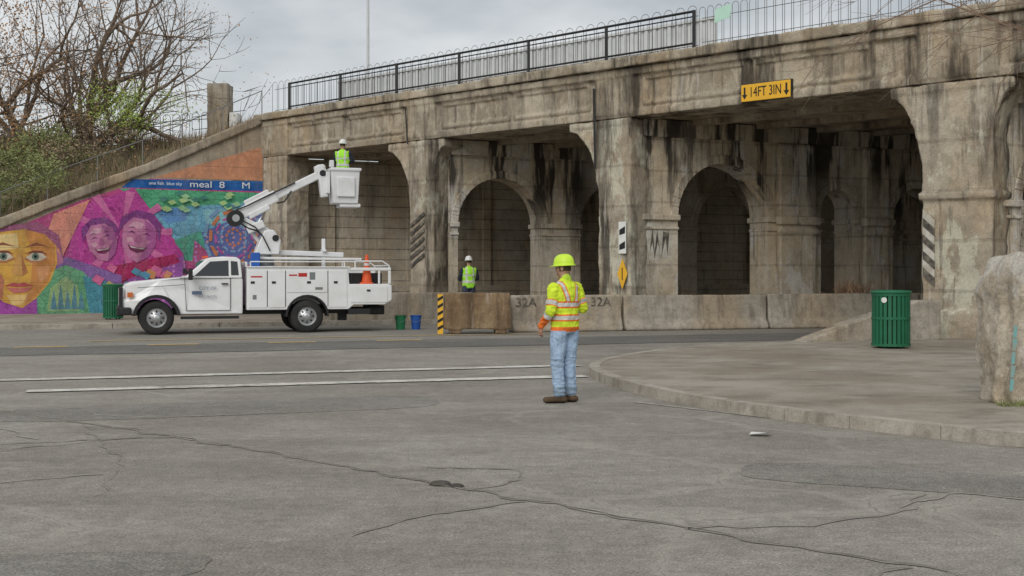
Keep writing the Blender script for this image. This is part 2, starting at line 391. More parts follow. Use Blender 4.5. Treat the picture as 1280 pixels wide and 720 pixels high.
def bent(name, w0, openings, s1, mat, H=5.999, th=.9, s0=.6):
    F = FB(w0); bm = NB(); tr = NB(); cur = s0
    for (a_, b_, zs) in openings:
        fbox(bm, F, cur, a_, 0, H, 0, -th)
        r = (b_-a_)/2; c = (a_+b_)/2; n = 20
        arc = [(c-r*math.cos(math.pi*i/n), zs+r*math.sin(math.pi*i/n)) for i in range(n+1)]
        fprism(bm, arc+[(b_, H), (a_, H)], F, 0, -th)
        R2 = r+.26
        for i in range(n):
            t0, t1 = math.pi*i/n, math.pi*(i+1)/n
            q = [(c-r*math.cos(t0), zs+r*math.sin(t0)), (c-r*math.cos(t1), zs+r*math.sin(t1)), (c-R2*math.cos(t1), zs+R2*math.sin(t1)), (c-R2*math.cos(t0), zs+R2*math.sin(t0))]
            fprism(tr, q, F, .05, .001)
        cur = b_
    fbox(bm, F, cur, s1, 0, H, 0, -th)
    eds = [s0]+[v for o in openings for v in o[:2]]+[s1]
    for i in range(0, len(eds), 2):
        fbox(tr, F, eds[i]-.05 if i else eds[i], eds[i+1]+.05, 3.12, 3.28, .09, -th-.09)
        fbox(tr, F, eds[i]-.02 if i else eds[i], eds[i+1]+.02, 2.85, 2.93, .05, -th-.05)
        fbox(tr, F, eds[i]-.06 if i else eds[i], eds[i+1]+.06, 0, .8, .12, -th-.12)
    fbox(tr, F, s0, s1, 5.5, H-.004, .12, -th-.12)
    obj(bm, name, mat, VIA, bevel=.02); obj(tr, name+'_mouldings', mat, VIA, bevel=.03)
bent('bent_arcade', 9.4, [(.9, 3.95, 3.25), (5.45, 8.5, 3.25), (10.2, 13.2, 3.25)], 26, m_bent)
bent('bent_arcade', 17.3, [(1.8, 4.93, 3.25), (6.91, 8.15, 3.55), (9.72, 11.7, 3.3), (13.5, 16.5, 3.25)], 26, m_bent)
bent('bent_arcade', 27.4, [(1.3, 4.3, 3.25), (6, 9, 3.25), (10.8, 13.8, 3.25)], 26, m_bent)
bent('bent_arcade', 37.0, [(1.3, 4.3, 3.25), (6, 9, 3.25)], 26, m_bent)
# engaged pilasters on the second bent
F2 = FB(17.3); bm = NB()
for s_a, s_b in ((5.25, 6.6), (8.45, 9.4)):
    fbox(bm, F2, s_a, s_b, .8, 5.49, .22, .001); fbox(bm, F2, s_a-.1, s_b+.1, 3.05, 3.3, .34, .1); fbox(bm, F2, s_a-.06, s_b+.06, 2.8, 2.9, .28, .1); fbox(bm, F2, s_a-.1, s_b+.1, 0, .79, .34, .13)
weather(obj(bm, 'pilasters', m_bent, VIA), .045, .04)
F0 = FB(0.0)
bm = NB(); fbox(bm, F0, .9, 55, 0, 5.999, 0, -1.2); obj(bm, 'abutment_wall', m_block, VIA)
bm = NB(); x = 2.4
while x < 26: fbox(bm, F0, x, x+.35, 0, 5.5, .14, 0.0); x += 3.3
fbox(bm, F0, 1.0, 26, 0, 1.1, .35, .001)
obj(bm, 'abutment_buttresses', m_block, VIA, bevel=.02)
bm = NB()
def PAR(w, s): p = P0+A*w+B*s; return (p.x, p.y)
slab(bm, [PAR(0, .6), PAR(WR, .6), PAR(WR, 26), PAR(0, 26)], 6.02, 7.3)
for s in (2.2, 4.4, 6.6, 8.8, 11, 13.2, 15.4, 17.6, 20, 22.5):
    slab(bm, [PAR(0.2, s), PAR(WR-.2, s), PAR(WR-.2, s+.4), PAR(.2, s+.4)], 5.88, 6.021)
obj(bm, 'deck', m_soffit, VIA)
bm = NB(); slab(bm, [PAR(0, 25.9), PAR(WR, 25.9), PAR(WR, 26.6), PAR(0, 26.6)], 5.6, 7.65); obj(bm, 'far_fascia', m_fascia, VIA)
bm = NB(); beam(bm, FA(16.35, 6.9, .16), FA(16.35, 4.6, .1), .06, .06); beam(bm, FA(8.25, 7.1, .16), FA(8.3, 5.9, .12), .04, .04)
obj(bm, 'joint_strip', m_dark, VIA)
bm = NB()
for i in range(6):
    z = 1.75+i*.27; fprism(bm, [(8.42, z), (8.42, z+.12), (9.1, z+.52), (9.1, z+.4)], FA, .105, .09)
for i in range(4):
    z = 1.3+i*.38
    fprism(bm, [(26.14, z+.45), (26.14, z+.25), (26.42, z), (26.42, z+.2)], FA, .105, .09)
G = FB(17.3)
for pts in ([(.85, 2.2), (.95, 2.9), (1.02, 2.2), (1.1, 2.85), (1.2, 2.2), (1.12, 2.5), (1.02, 2.0), (.95, 2.5)], [(1.25, 2.1), (1.3, 2.8), (1.5, 2.75), (1.45, 2.1), (1.38, 2.6)]):
    fprism(bm, pts, G, .008, .004)
obj(bm, 'painted_stripes', m_ink, VIA)
bm = NB()
for i in range(4):
    z = 1.3+i*.38+.19
    fprism(bm, [(26.14, z+.45), (26.14, z+.26), (26.42, z+.01), (26.42, z+.2)], FA, .105, .09)
fprism(bm, [(.7, 2.9), (.8, 3.05), (1.6, 2.95), (1.55, 2.05), (.85, 1.95)], G, .003, .001)
obj(bm, 'painted_white_stripes', plain('faded_white', (.55, .52, .46), .9, dirt=1, sc=5, dirtc=(.33, .29, .23)), VIA)

def sign_clear():
    e = empty('clearance_sign'); c = 22.0; z = 6.24
    bm = NB(); fbox(bm, FA, c-.72, c+.72, z-.21, z+.23, .17, .14); obj(bm, 'plate', m_yel, e, bevel=.02)
    bm = NB(); fbox(bm, FA, c-.74, c+.74, z-.23, z+.25, .135, .06); obj(bm, 'backing', m_dark, e)
    M = frameM(FA(c, z+.01, .174), A); text('14FT 3IN', 'lettering', m_blk, .36, M, e, sx=.68, ext=.004)
    bm = NB()
    for s in (-.61, .61):
        fprism(bm, [(c+s-.025, z+.16), (c+s+.025, z+.16), (c+s+.025, z-.03), (c+s+.08, z-.03), (c+s, z-.15), (c+s-.08, z-.03), (c+s-.025, z-.03)], FA, .177, .171)
    obj(bm, 'arrows', m_blk, e)
sign_clear()
e = empty('object_marker_sign'); c = 17.36
bm = NB(); fbox(bm, FA, c-.13, c+.13, 2.15, 3.05, .13, .11); obj(bm, 'panel', m_ywhite, e)
bm = NB()
for i in range(2): z = 2.2+i*.42; fprism(bm, [(c-.1, z+.2), (c-.1, z+.05), (c+.1, z+.1), (c+.1, z+.3)], FA, .136, .131)
obj(bm, 'stripes', m_blk, e)
e = empty('diamond_marker_sign')
bm = NB(); fprism(bm, [(c, 1.15), (c+.18, 1.58), (c, 2.0), (c-.18, 1.58)], FA, .13, .11); obj(bm, 'plate', m_yel, e)
bm = NB(); fprism(bm, [(c-.015, 1.4), (c+.015, 1.4), (c+.015, 1.75), (c-.015, 1.75)], FA, .136, .131); obj(bm, 'symbol', m_blk, e)

RAIL = empty('railing'); bm = NB(); W0, W1 = 1.6, 19.7
for h, r_ in ((1.0, .036), (.86, .018), (.14, .03)): tube(bm, FA(W0, 7.65+h, 0), FA(W1, 7.65+h, 0), r_, n=6)
k = (W1-W0)/6
for i in range(7): w = W0+i*k; beam(bm, FA(w, 7.6, 0), FA(w, 8.68, 0), .09, .09)
n = int((W1-W0)/.16)
for i in range(n): w = W0+(i+.5)*.16; tube(bm, FA(w, 7.79, 0), FA(w, 8.54, 0), .006, n=4, caps=False)
obj(bm, 'railing_bars', m_black, RAIL)
def hoops(bm, pf, w0, w1, zb, h, step=.34, d=-.35, r=.0085):
    w = w0
    while w < w1:
        hw = step*.38; b0 = zb(w)
        pts = [pf(w-hw, b0, d), pf(w-hw, b0+h-hw, d)]+[pf(w-hw*math.cos(math.pi*j/6), b0+h-hw+hw*math.sin(math.pi*j/6), d) for j in range(1, 6)]+[pf(w+hw, b0+h-hw, d), pf(w+hw, b0, d)]
        for p, q in zip(pts, pts[1:]): tube(bm, p, q, r, r, 4, False)
        w += step
    for hh in (.2, h-.3):
        m = int((w1-w0)/2)+1
        for i in range(m):
            u0 = w0+(w1-w0)*i/m; u1 = w0+(w1-w0)*(i+1)/m
            tube(bm, pf(u0, zb(u0)+hh, d), pf(u1, zb(u1)+hh, d), r*1.2, r*1.2, 4, False)
bm = NB(); hoops(bm, FA, .2, 19.6, lambda w: 7.6, 1.3, step=.4); hoops(bm, FA, 19.9, WR, lambda w: 7.6, 1.15, step=.26, d=-.1, r=.008); obj(bm, 'hoop_fence', m_fence)
bm = NB()
def FC(w, z, d): p = P0+B*5+A*w+AN*d; return V((p.x, p.y, z))
fbox(bm, FC, -3.2, 15.4, 7.3, 9.5, 0, -.1)
x = -3.2
while x < 15.3: fbox(bm, FC, x, x+.12, 7.35, 9.48, .05, 0.0); x += .3
fbox(bm, FC, -3.2, 15.4, 9.5, 9.58, .08, -.15)
obj(bm, 'corrugated_barrier', m_corr)
e = empty('notice_sign'); bm = NB(); fprism(bm, [(20.3, 8.25), (20.8, 8.35), (20.85, 8.7), (20.35, 8.62)], FA, -.05, -.06); obj(bm, 'plate', plain('notice_mint', (.5, .75, .62), .5), e)

# ------------------------------------------------------------------ wing wall + mural
WB = -B
def FW(s, z, d): p = P0+WB*s+BN*d; return V((p.x, p.y, z))
def wtop(s):
    pts = [(-.2, 7.4), (0, 7.35), (4.42, 5.25), (7.7, 3.9), (9.27, 3.2), (16, 1.0), (40, .6)]
    for (a_, za), (b_, zb) in zip(pts, pts[1:]):
        if s <= b_: return za+(zb-za)*(s-a_)/(b_-a_)
    return .6
WALL = empty('retaining_wall')
bm = NB(); pts = [(0, 0)]+[(s, 0) for s in (16, 40)]+[(s, wtop(s)) for s in (40, 16, 9.27, 7.7, 4.42, 0)]
fprism(bm, pts, FW, 0, -.6); obj(bm, 'wall_body', m_wall, WALL)
bm = NB(); ss = [0, 1.5, 3, 4.42, 6, 7.7, 9.27, 12, 16, 25, 40]
for a_, b_ in zip(ss, ss[1:]):
    fprism(bm, [(a_+.01, wtop(a_)-.05), (b_-.01, wtop(b_)-.05), (b_-.01, wtop(b_)+.33), (a_+.01, wtop(a_)+.33)], FW, .14, -.75)
weather(obj(bm, 'sloped_coping', m_wall, WALL), .06, .07)
bm = NB()
for a_, b_ in zip(ss[:8], ss[1:8]): tube(bm, FW(a_, wtop(a_)+1.25, -.4), FW(b_, wtop(b_)+1.25, -.4), .02, n=5); tube(bm, FW(a_, wtop(a_)+.3, -.4), FW(a_, wtop(a_)+1.25, -.4), .02, n=5)
obj(bm, 'sloped_handrail', m_fence, WALL)

def mural_mat(name, c, kind):
    t = NT(name); n1 = t.noise(1.6, 4, .7); n2 = t.noise(7, 4, .65)
    col = t.mix(t.ramp(n1, .42, .62, 0, .55), c, tuple(x*.55 for x in c))
    col = t.mix(t.ramp(n2, .52, .66, 0, .35), col, tuple(min(.8, x*1.4+.06) for x in c))
    if kind == 1:
        v = t.n('ShaderNodeTexVoronoi', {'Vector': t.mapp((1, 1, 1.4)), 'Scale': 3.4}, feature='DISTANCE_TO_EDGE').outputs['Distance']
        col = t.mix(t.ramp(v, .02, .05, .6, 0), col, tuple(x*.25 for x in c))
    if kind == 2:
        v = t.n('ShaderNodeTexVoronoi', {'Vector': t.co(), 'Scale': 5.5, 'Randomness': .3}).outputs['Distance']
        col = t.mix(t.ramp(v, .25, .33, .55, 0), col, tuple(min(.8, x*1.8+.12) for x in c[::-1]))
    if kind == 3:
        w = t.noise(1.1, 2, .5, None, 2.5); w = t.math('FRACT', t.math('MULTIPLY', w, 8.0))
        col = t.mix(t.ramp(w, .78, .9, 0, .6), col, tuple(x*.3 for x in c))
        col = t.mix(t.ramp(w, .1, .25, .3, 0), col, tuple(min(.8, x*1.3+.1) for x in c))
    ln = t.math('LESS_THAN', t.math('FRACT', t.math('MULTIPLY', t.z(), 1/.62)), .03)
    col = t.mix(t.math('MULTIPLY', ln, .4), col, (.05, .03, .04))
    gr = t.noise(1, 4, .7, t.mapp((2, 2, .25), (4, 4, 4)))
    col = t.mix(t.ramp(gr, .5, .7, 0, .3), col, (.16, .13, .12))
    return t.out(col, .85, 0, .2)
MUR = empty('mural', parent=WALL); MC = {}; layer = [0]
def mp(px, py): return ((330-px)/34.6, (396-py)/34.0)
def mpoly(pts, c, kind=0):
    key = (c, kind)
    if key not in MC: MC[key] = mural_mat('mural_paint', c, kind)
    layer[0] += 1; d = .004+layer[0]*.0006
    q = [mp(*p) for p in pts]; q = [(max(s, .02), min(z, wtop(s)-.06)) for s, z in q]
    bm = NB(); face(bm, [FW(s, z, d) for s, z in q]); obj(bm, 'mural_shape', MC[key], MUR)
def mell(cx, cy, rx, ry, c, kind=0, n=22):
    mpoly([(cx+rx*math.cos(2*math.pi*i/n), cy+ry*math.sin(2*math.pi*i/n)) for i in range(n)], c, kind)
PINK = (.5, .08, .24); YEL = (.66, .37, .08)
mpoly([(-60, 330), (0, 300), (60, 272), (100, 254), (185, 224), (328, 224), (328, 394), (-60, 394)], PINK, 3)
mpoly([(190, 222), (328, 178), (328, 222)], (.55, .26, .15), 0)
mpoly([(163, 223), (328, 223), (328, 236), (150, 236)], (.02, .12, .38), 0)
mpoly([(148, 237), (328, 238), (328, 252), (195, 262), (175, 262)], (.1, .4, .22), 1)
mpoly([(180, 262), (300, 252), (328, 252), (328, 262), (300, 290), (215, 300)], (.17, .42, .58), 1)
mpoly([(190, 262), (235, 258), (228, 276), (205, 280)], (.12, .28, .55), 3); mpoly([(250, 262), (300, 258), (290, 276), (256, 280)], (.25, .52, .6), 3)
mpoly([(245, 292), (328, 256), (328, 345), (258, 330)], (.12, .15, .38), 2)
mpoly([(215, 300), (248, 288), (262, 330), (220, 325)], (.1, .38, .28), 1)
mpoly([(240, 300), (290, 345), (328, 330), (328, 394), (230, 394)], (.42, .1, .22), 2)
# concentric rings over the blue field
for r_ in range(5):
    for k_ in range(10):
        a0, a1 = math.radians(k_*36+r_*9), math.radians(k_*36+24+r_*9); ra, rb = 9+r_*8, 12+r_*8
        if 296+rb > 327: ra *= .95
        mpoly([(290+ra*.9*math.cos(a0), 296+ra*math.sin(a0)), (290+rb*.9*math.cos(a0), 296+rb*math.sin(a0)), (290+rb*.9*math.cos(a1), 296+rb*math.sin(a1)), (290+ra*.9*math.cos(a1), 296+ra*math.sin(a1))], ((.55, .2, .1), (.2, .35, .55), (.45, .1, .35))[r_ % 3], 0)
mpoly([(95, 262), (165, 236), (226, 318), (215, 345), (140, 345), (85, 330)], (.48, .06, .3), 3)
for k_ in range(8):
    a_ = math.radians(-160+k_*40); cx_, cy_ = 150, 290
    mpoly([(cx_, cy_), (cx_+62*math.cos(a_-.09), cy_+50*math.sin(a_-.09)), (cx_+62*math.cos(a_+.09), cy_+50*math.sin(a_+.09))], (.6, .16, .36), 0)
mpoly([(160, 345), (226, 320), (240, 394), (140, 394)], (.3, .1, .35), 2)
mpoly([(130, 335), (215, 318), (222, 328), (150, 352)], (.4, .03, .12), 3)
mpoly([(40, 345), (85, 322), (150, 345), (150, 394), (40, 394)], (.24, .13, .36), 3)
mpoly([(-60, 330), (0, 300), (40, 284), (84, 300), (80, 330), (20, 350), (-60, 350)], (.48, .18, .3), 3)
mpoly([(70, 270), (112, 252), (80, 322), (60, 300)], (.66, .26, .2), 3)
mpoly([(-60, 350), (50, 350), (50, 394), (-60, 394)], (.36, .08, .36), 3)
mpoly([(52, 392), (50, 362), (62, 342), (84, 332), (104, 340), (118, 356), (122, 394)], (.14, .36, .2), 1)
mpoly([(62, 388), (66, 360), (84, 346), (98, 358), (100, 388)], (.28, .42, .2), 3)
for k_ in range(5): mpoly([(66+k_*8, 386), (70+k_*8, 362-(k_ % 2)*8), (74+k_*8, 386)], (.1, .24, .3), 0)
mpoly([(104, 345), (132, 352), (130, 392), (112, 392)], (.08, .28, .36), 3)
mpoly([(-10, 300), (6, 290), (30, 285), (56, 289), (72, 302), (74, 330), (66, 352), (50, 372), (34, 384), (12, 376), (-4, 356), (-14, 330)], YEL, 0)
mpoly([(36, 290), (58, 292), (71, 304), (72, 330), (64, 352), (50, 370), (36, 382), (44, 350), (46, 320)], (.56, .25, .08), 0)
mpoly([(-12, 335), (4, 334), (14, 350), (12, 374), (-4, 356)], (.5, .2, .12), 0); mpoly([(50, 336), (66, 332), (62, 348), (54, 352)], (.62, .3, .14), 0)
mpoly([(-8, 306), (10, 296), (28, 294), (30, 312), (4, 316)], (.76, .56, .25), 0); mpoly([(16, 368), (40, 368), (34, 380), (22, 380)], (.74, .5, .2), 0)
mpoly([(-20, 322), (-8, 296), (20, 280), (52, 280), (76, 296), (82, 330), (76, 312), (60, 295), (36, 289), (10, 293), (-6, 312)], (.33, .11, .2), 3)
for cx, sx in ((12, 1), (50, -1)):
    mpoly([(cx-14, 325), (cx-5, 315), (cx+7, 315), (cx+14, 325), (cx+4, 330), (cx-6, 330)], (.46, .2, .09), 0)
    mpoly([(cx-12, 323), (cx-4, 317.5), (cx+6, 317.5), (cx+12, 323), (cx+4, 327), (cx-6, 327)], (.6, .52, .42), 0); mell(cx+sx, 322, 4.2, 4.4, (.14, .2, .16), 0); mell(cx+sx, 322, 1.8, 2, (.02, .02, .02), 0)
    mpoly([(cx-13, 318.5), (cx-4, 315), (cx+6, 315), (cx+13, 319.5), (cx+6, 317.8), (cx-4, 317.8)], (.2, .07, .05), 0)
    mpoly([(cx-14, 311), (cx, 305), (cx+14, 310), (cx, 308.5)], (.26, .1, .06), 0)
mpoly([(28, 318), (33, 318), (40, 341), (34, 345), (24, 344), (22, 340)], (.62, .33, .1), 0); mpoly([(33, 318), (40, 341), (34, 345)], (.42, .17, .07), 0)
mpoly([(14, 357), (24, 353), (30, 354.5), (36, 353), (47, 357), (30, 358.5)], (.45, .09, .1), 0); mpoly([(16, 359), (30, 360), (46, 358.5), (38, 365), (24, 366)], (.55, .17, .15), 0)
for cx, cy, s, tl in ((170, 300, 1.0, .15), (126, 304, .85, -.2)):
    def tp(x, y): return (cx+(x*math.cos(tl)-y*math.sin(tl))*s, cy+(x*math.sin(tl)+y*math.cos(tl))*s)
    def q(pts, c, k=0): mpoly([tp(*p) for p in pts], c, k)
    q([(-26, -4), (-24, -24), (-8, -36), (12, -35), (25, -22), (26, 0), (20, -16), (8, -26), (-10, -26), (-20, -14)], (.22, .05, .22), 3)
    q([(-20, -14), (-10, -26), (8, -26), (20, -16), (22, 4), (15, 20), (3, 29), (-9, 24), (-19, 8)], (.53, .2, .36))
    q([(4, -26), (20, -16), (22, 4), (15, 20), (3, 29), (10, 8), (8, -8)], (.36, .1, .28))
    q([(-14, -16), (-6, -22), (4, -20), (2, -14), (-10, -12)], (.64, .35, .46))
    for k_ in (-9, 9):
        q([(k_-6, -6), (k_, -9.5), (k_+6, -6), (k_, -7.4)], (.12, .02, .1)); q([(k_-6, -12), (k_, -15), (k_+6, -12), (k_, -13.2)], (.2, .04, .14))
    q([(-2, -6), (2, -6), (5, 3), (0, 5), (-5, 3)], (.44, .13, .3)); q([(-15, 0), (-8, -2), (-6, 3), (-12, 6)], (.64, .34, .44)); q([(8, -2), (16, 0), (12, 6), (7, 3)], (.5, .18, .34))
    q([(-12, 8), (0, 10), (12, 8), (8, 14.5), (0, 17), (-8, 14.5)], (.16, .02, .08)); q([(-10, 8.8), (0, 10.6), (10, 8.8), (7, 11.6), (-7, 11.6)], (.55, .46, .46))
random.seed(4)
for i in range(26):
    x_, y_ = 120+random.uniform(0, 200), random.uniform(335, 388); s_ = random.uniform(.5, 1)
    mpoly([(x_-9*s_, y_), (x_-2*s_, y_-8*s_), (x_+9*s_, y_-2*s_), (x_+3*s_, y_+8*s_)], random.choice([(.6, .28, .12), (.1, .3, .45), (.6, .14, .3), (.5, .42, .12)]), 0)
for i in range(22):
    x_, y_ = random.uniform(190, 322), random.uniform(240, 262); mpoly([(x_, y_), (x_+7, y_-3), (x_+12, y_+1), (x_+5, y_+4)], random.choice([(.3, .55, .3), (.06, .25, .2), (.4, .6, .25)]), 0)
s_, z_ = mp(272, 229.8); text('meal  8     M', 'mural_lettering', m_ywhite, .34, frameM(FW(s_, z_, .13), B), MUR, sx=1.3)
s_, z_ = mp(203, 229.8); text('one fish  blue sky', 'mural_lettering', m_ywhite, .17, frameM(FW(s_, z_, .13), B), MUR)

# ------------------------------------------------------------------ embankment
bm = NB(); gs = [-1+i*.8 for i in range(90)]; gd = [-.55, -1.2, -2.2, -3.4, -4.8, -6.5, -9, -12, -18, -40]
grid = []
for s in gs:
    row = []
    for j, d in enumerate(gd):
        f = min(1, max(0, (-d-.55)/7.5)); f = f*f*(3-2*f)
        zt = wtop(max(0, s))+.1; z = zt+(7.2-zt)*f+.3*noise.noise(V((s*.4, d*.5, 3)))*(1 if 0 < j < 8 else .2)
        row.append(bm.verts.new(FW(s, z, d)))
    grid.append(row)
for i in range(len(gs)-1):
    for j in range(len(gd)-1): bm.faces.new([grid[i][j], grid[i+1][j], grid[i+1][j+1], grid[i][j+1]])
obj(bm, 'embankment', m_hill, smooth=True)
def hz(s, d):
    f = min(1, max(0, (-d-.55)/7.5)); f = f*f*(3-2*f); zt = wtop(max(0, s))+.1; return zt+(7.2-zt)*f

class TM:
    def __init__(s): s.v = []; s.f = []
    def tube(s, p, q, r0, r1, n):
        d, u, w = basis(q-p); o = len(s.v)
        for c, r in ((p, r0), (q, r1)):
            for i in range(n):
                t_ = 2*math.pi*i/n; s.v.append(c+(u*math.cos(t_)+w*math.sin(t_))*r)
        for i in range(n): j = (i+1) % n; s.f.append((o+i, o+j, o+n+j, o+n+i))
    def leaf(s, p, sz):
        a_ = V((random.gauss(0, 1), random.gauss(0, 1), random.gauss(0, 1))).normalized(); b_ = a_.orthogonal().normalized(); o = len(s.v)
        s.v += [p, p+a_*sz+b_*sz*.45, p+a_*sz*2, p+a_*sz-b_*sz*.45]; s.f.append((o, o+1, o+2, o+3))
    def blade(s, p, q, k): o = len(s.v); s.v += [p-k, p+k, q]; s.f.append((o, o+1, o+2))
    def obj(s, name, mat, parent=None):
        me = bpy.data.meshes.new(name); me.from_pydata(s.v, [], s.f); me.update(); return mobj(me, name, mat, parent)
def rv(k=1): return V((random.gauss(0, k), random.gauss(0, k), random.gauss(0, k)))
PROB = [.75]
def grow(T, p, d, L, r, depth, tips, up=.06, jit=.16, ratio=.68, rmin=.006):
    n = max(2, int(L/.45)); sg = L/n
    for i in range(n):
        d = (d+rv(jit)+V((0, 0, up))).normalized(); q = p+d*sg; ra = r*(1-.5*i/n); rb = r*(1-.5*(i+1)/n)
        T.tube(p, q, ra, rb, 6 if r > .06 else 4 if r > .02 else 3); p = q
        if depth > 0 and i > 0 and random.random() < PROB[0]:
            k = (d+rv(.55)).normalized(); grow(T, p, k, L*ratio*random.uniform(.6, 1.0), max(rmin, rb*.55), depth-1, tips, up, jit, ratio, rmin)
        elif depth == 0: tips.append(p.copy())
    if depth > 0:
        for _ in range(2): grow(T, p, (d+rv(.38)).normalized(), L*ratio, max(rmin, r*.5), depth-1, tips, up, jit, ratio, rmin)
    else: tips.append(p.copy())
def tree(name, base, stems, L, r, depth, leafmat=None, nleaf=0, lsz=.05, up=.06, bark=None, rmin=.007, spread=.3, ratio=.68, jit=.16):
    e = empty(name); T = TM(); tips = []
    for (dx, dy) in stems: grow(T, V(base), V((dx, dy, 1)).normalized(), L, r, depth, tips, up, ratio=ratio, rmin=rmin, jit=jit)
    T.obj('trunk_and_branches', bark or m_bark, e)
    if leafmat:
        Lf = TM()
        for p in tips:
            for _ in range(nleaf): Lf.leaf(p+rv(spread), lsz*random.uniform(.6, 1.3))
        Lf.obj('foliage', leafmat, e)
PROB[0] = .52
random.seed(12)
tree('bare_tree', (-18.6, 49.5, 4.6), [(-.3, 0), (.05, .1), (.5, -.1), (.26, .1)], 4.8, .25, 4, m_bud, 1, .05, rmin=.013, up=.04)
random.seed(5)
tree('bare_tree', (-23.0, 48.5, 4.2), [(-.1, 0), (.4, 0), (.1, .2)], 4.8, .2, 4, m_bud, 6, .065, rmin=.013)
PROB[0] = .75
for sd_, b_ in ((3, (-15.2, 47.6, 5.6)), (4, (-16.3, 48.4, 5.2))):
    random.seed(sd_); tree('young_leafing_tree', b_, [(-.35, 0), (.3, 0), (0, .2), (.05, -.2)], 1.55, .05, 3, m_leafy, 5, .05, spread=.2)
random.seed(21)
for i, (s, d) in enumerate(((6.8, -2.0), (8.0, -1.0), (9.2, -.8), (10.4, -1.0), (7.5, -3.6), (5.4, -3.2), (9.4, -3.2), (8.8, -5), (11.5, -3), (6.2, -5), (4, -5))):
    gr_ = i in (1, 2, 3, 6, 4)
    tree('bush', FW(s, hz(s, d)-.15, d), [(-.5, 0), (.4, .2), (0, -.6), (.1, .5)], .8, .03, 3, m_bush if gr_ else m_drybr, 6 if gr_ else 2, .06, spread=.17, ratio=.74)
T = TM()
for i in range(16000):
    s = random.uniform(0, 26); d = -random.uniform(.7, 9); p = FW(s, hz(s, d)-.1, d)
    if noise.noise(V((s*.5, d*.5, 8))) < -.25: continue
    T.blade(p, p+V((random.gauss(0, .16), random.gauss(0, .16), random.uniform(.2, .75))), rv(.015))
T.obj('dry_grass', m_drybr)
T = TM()
for i in range(2500):
    w = random.uniform(0, 30)
    if noise.noise(V((w*.9, 2, 8))) < .02: continue
    p = FA(w, 7.63, -random.uniform(.1, .5)); T.blade(p, p+V((random.gauss(0, .06), random.gauss(0, .06), random.uniform(.06, .3))), rv(.01))
T.obj('weeds', m_drybr)
T = TM(); c = FB(17.3)(7.6, 0, .55)
for i in range(260):
    p = c+V((random.gauss(0, .22), random.gauss(0, .12), .9)); T.blade(p, p+V((random.gauss(0, .2), random.gauss(0, .1), random.uniform(.1, .6))), rv(.02))
T.obj('dry_weeds', plain('straw', (.42, .28, .18), .9))
bm = NB(); hoops(bm, FW, .3, 10, lambda s: 7.35-.12*s, 1.25, step=.4, d=-6.5, r=.013); obj(bm, 'hoop_fence', m_fence)
e = empty('concrete_pillar'); bm = NB(); box(bm, -12.72, -11.85, 50, 51, 6.6, 9.5); weather(obj(bm, 'shaft', m_jersey, e), .05, .08)
bm = NB(); box(bm, -11.83, -11.45, 50.1, 50.9, 6.6, 8.3); obj(bm, 'pale_right_face', m_ywhite, e, bevel=.05)  # pale block gives the shaft a lighter right face
e = empty('light_pole'); bm = NB(); tube(bm, (-8.4, 70, 0), (-8.4, 70, 20), .12, .07, 10); ptube(bm, [(-8.4, 70, 19.8), (-7.6, 70, 20.3), (-6.3, 70, 20.4)], .05); obj(bm, 'pole', m_corr, e)
bm = NB(); box(bm, -6.5, -5.7, 69.8, 70.2, 20.3, 20.5); obj(bm, 'lamp_head', m_grey, e, bevel=.05)
bm = NB()
for z0 in (10.5, 11.3):
    for i in range(20):
        xa, xb = -60+i*4, -56+i*4; za, zb = z0+.0018*(xa+20)**2, z0+.0018*(xb+20)**2
        tube(bm, (xa, 75, za), (xb, 72, zb), .02, n=4, caps=False)
obj(bm, 'power_lines', m_dark)
random.seed(33)
e = empty('bare_tree'); T = TM(); tips = []
T.tube(V((11.2, 17.6, 0)), V((11.0, 17.5, 3.2)), .26, .2, 10); T.tube(V((11.0, 17.5, 3.2)), V((10.6, 17.4, 6.2)), .2, .13, 8)
for st, dr, L in (((10.8, 17.4, 4.6), (-.9, -.1, .38), 3.6), ((10.7, 17.4, 5.2), (-.95, .1, .25), 3.6), ((10.6, 17.4, 5.7), (-.9, .25, .12), 3.4), ((10.6, 17.4, 5.4), (-.9, -.2, .05), 3.2), ((10.6, 17.4, 6.2), (-.3, .1, 1), 3), ((10.8, 17.4, 4.6), (-.9, .3, .15), 2.2)):
    grow(T, V(st), V(dr).normalized(), L, .036, 3, tips, up=-.005, jit=.13, ratio=.58, rmin=.004)
T.obj('trunk_and_branches', m_bark2, e)

# ------------------------------------------------------------------ barriers etc.
def barrier(name, p, q, h=1.05, th=.55, label=None, mat=m_jersey, prof=None, lp=.2):
    e = empty(name); p = V((*p, 0)); q = V((*q, 0)); d = (q-p).normalized(); k = V((-d.y, d.x, 0))
    prof = prof or [(0, 0), (0, .08), (.13, .3), (.18, h), (th-.18, h), (th-.13, .3), (th, .08), (th, 0)]
    a_ = [p+d*.02+k*y+V((0, 0, z+.004)) for y, z in prof]; bm = NB(); solid(bm, a_, [v+(q-p)-d*.04 for v in a_])
    weather(obj(bm, 'barrier_body', mat, e), .035, .025)
    if label:
        n = V((d.y, -d.x, 0)); o = p.lerp(q, lp)+k*.165+V((0, 0, .8))
        text(label, 'stencil', m_ink, .36, frameM(o+n*.022, d), e, ext=.004)
    return e
bd = V((1, .28, 0)).normalized()
barrier('concrete_barrier', (0.02, 32.2), (3.1, 33.06), label='32A', lp=.13, h=1.0)
barrier('concrete_barrier', (3.13, 33.07), (7.36, 34.26), h=.98)
barrier('concrete_barrier', (7.38, 34.27), (12.2, 35.6), h=1.0)
barrier('concrete_barrier', (12.22, 35.6), (17, 36.9), h=1.0)
p_ = V((0, 32.2, 0)).lerp(V((3.1, 33.06, 0)), .8)
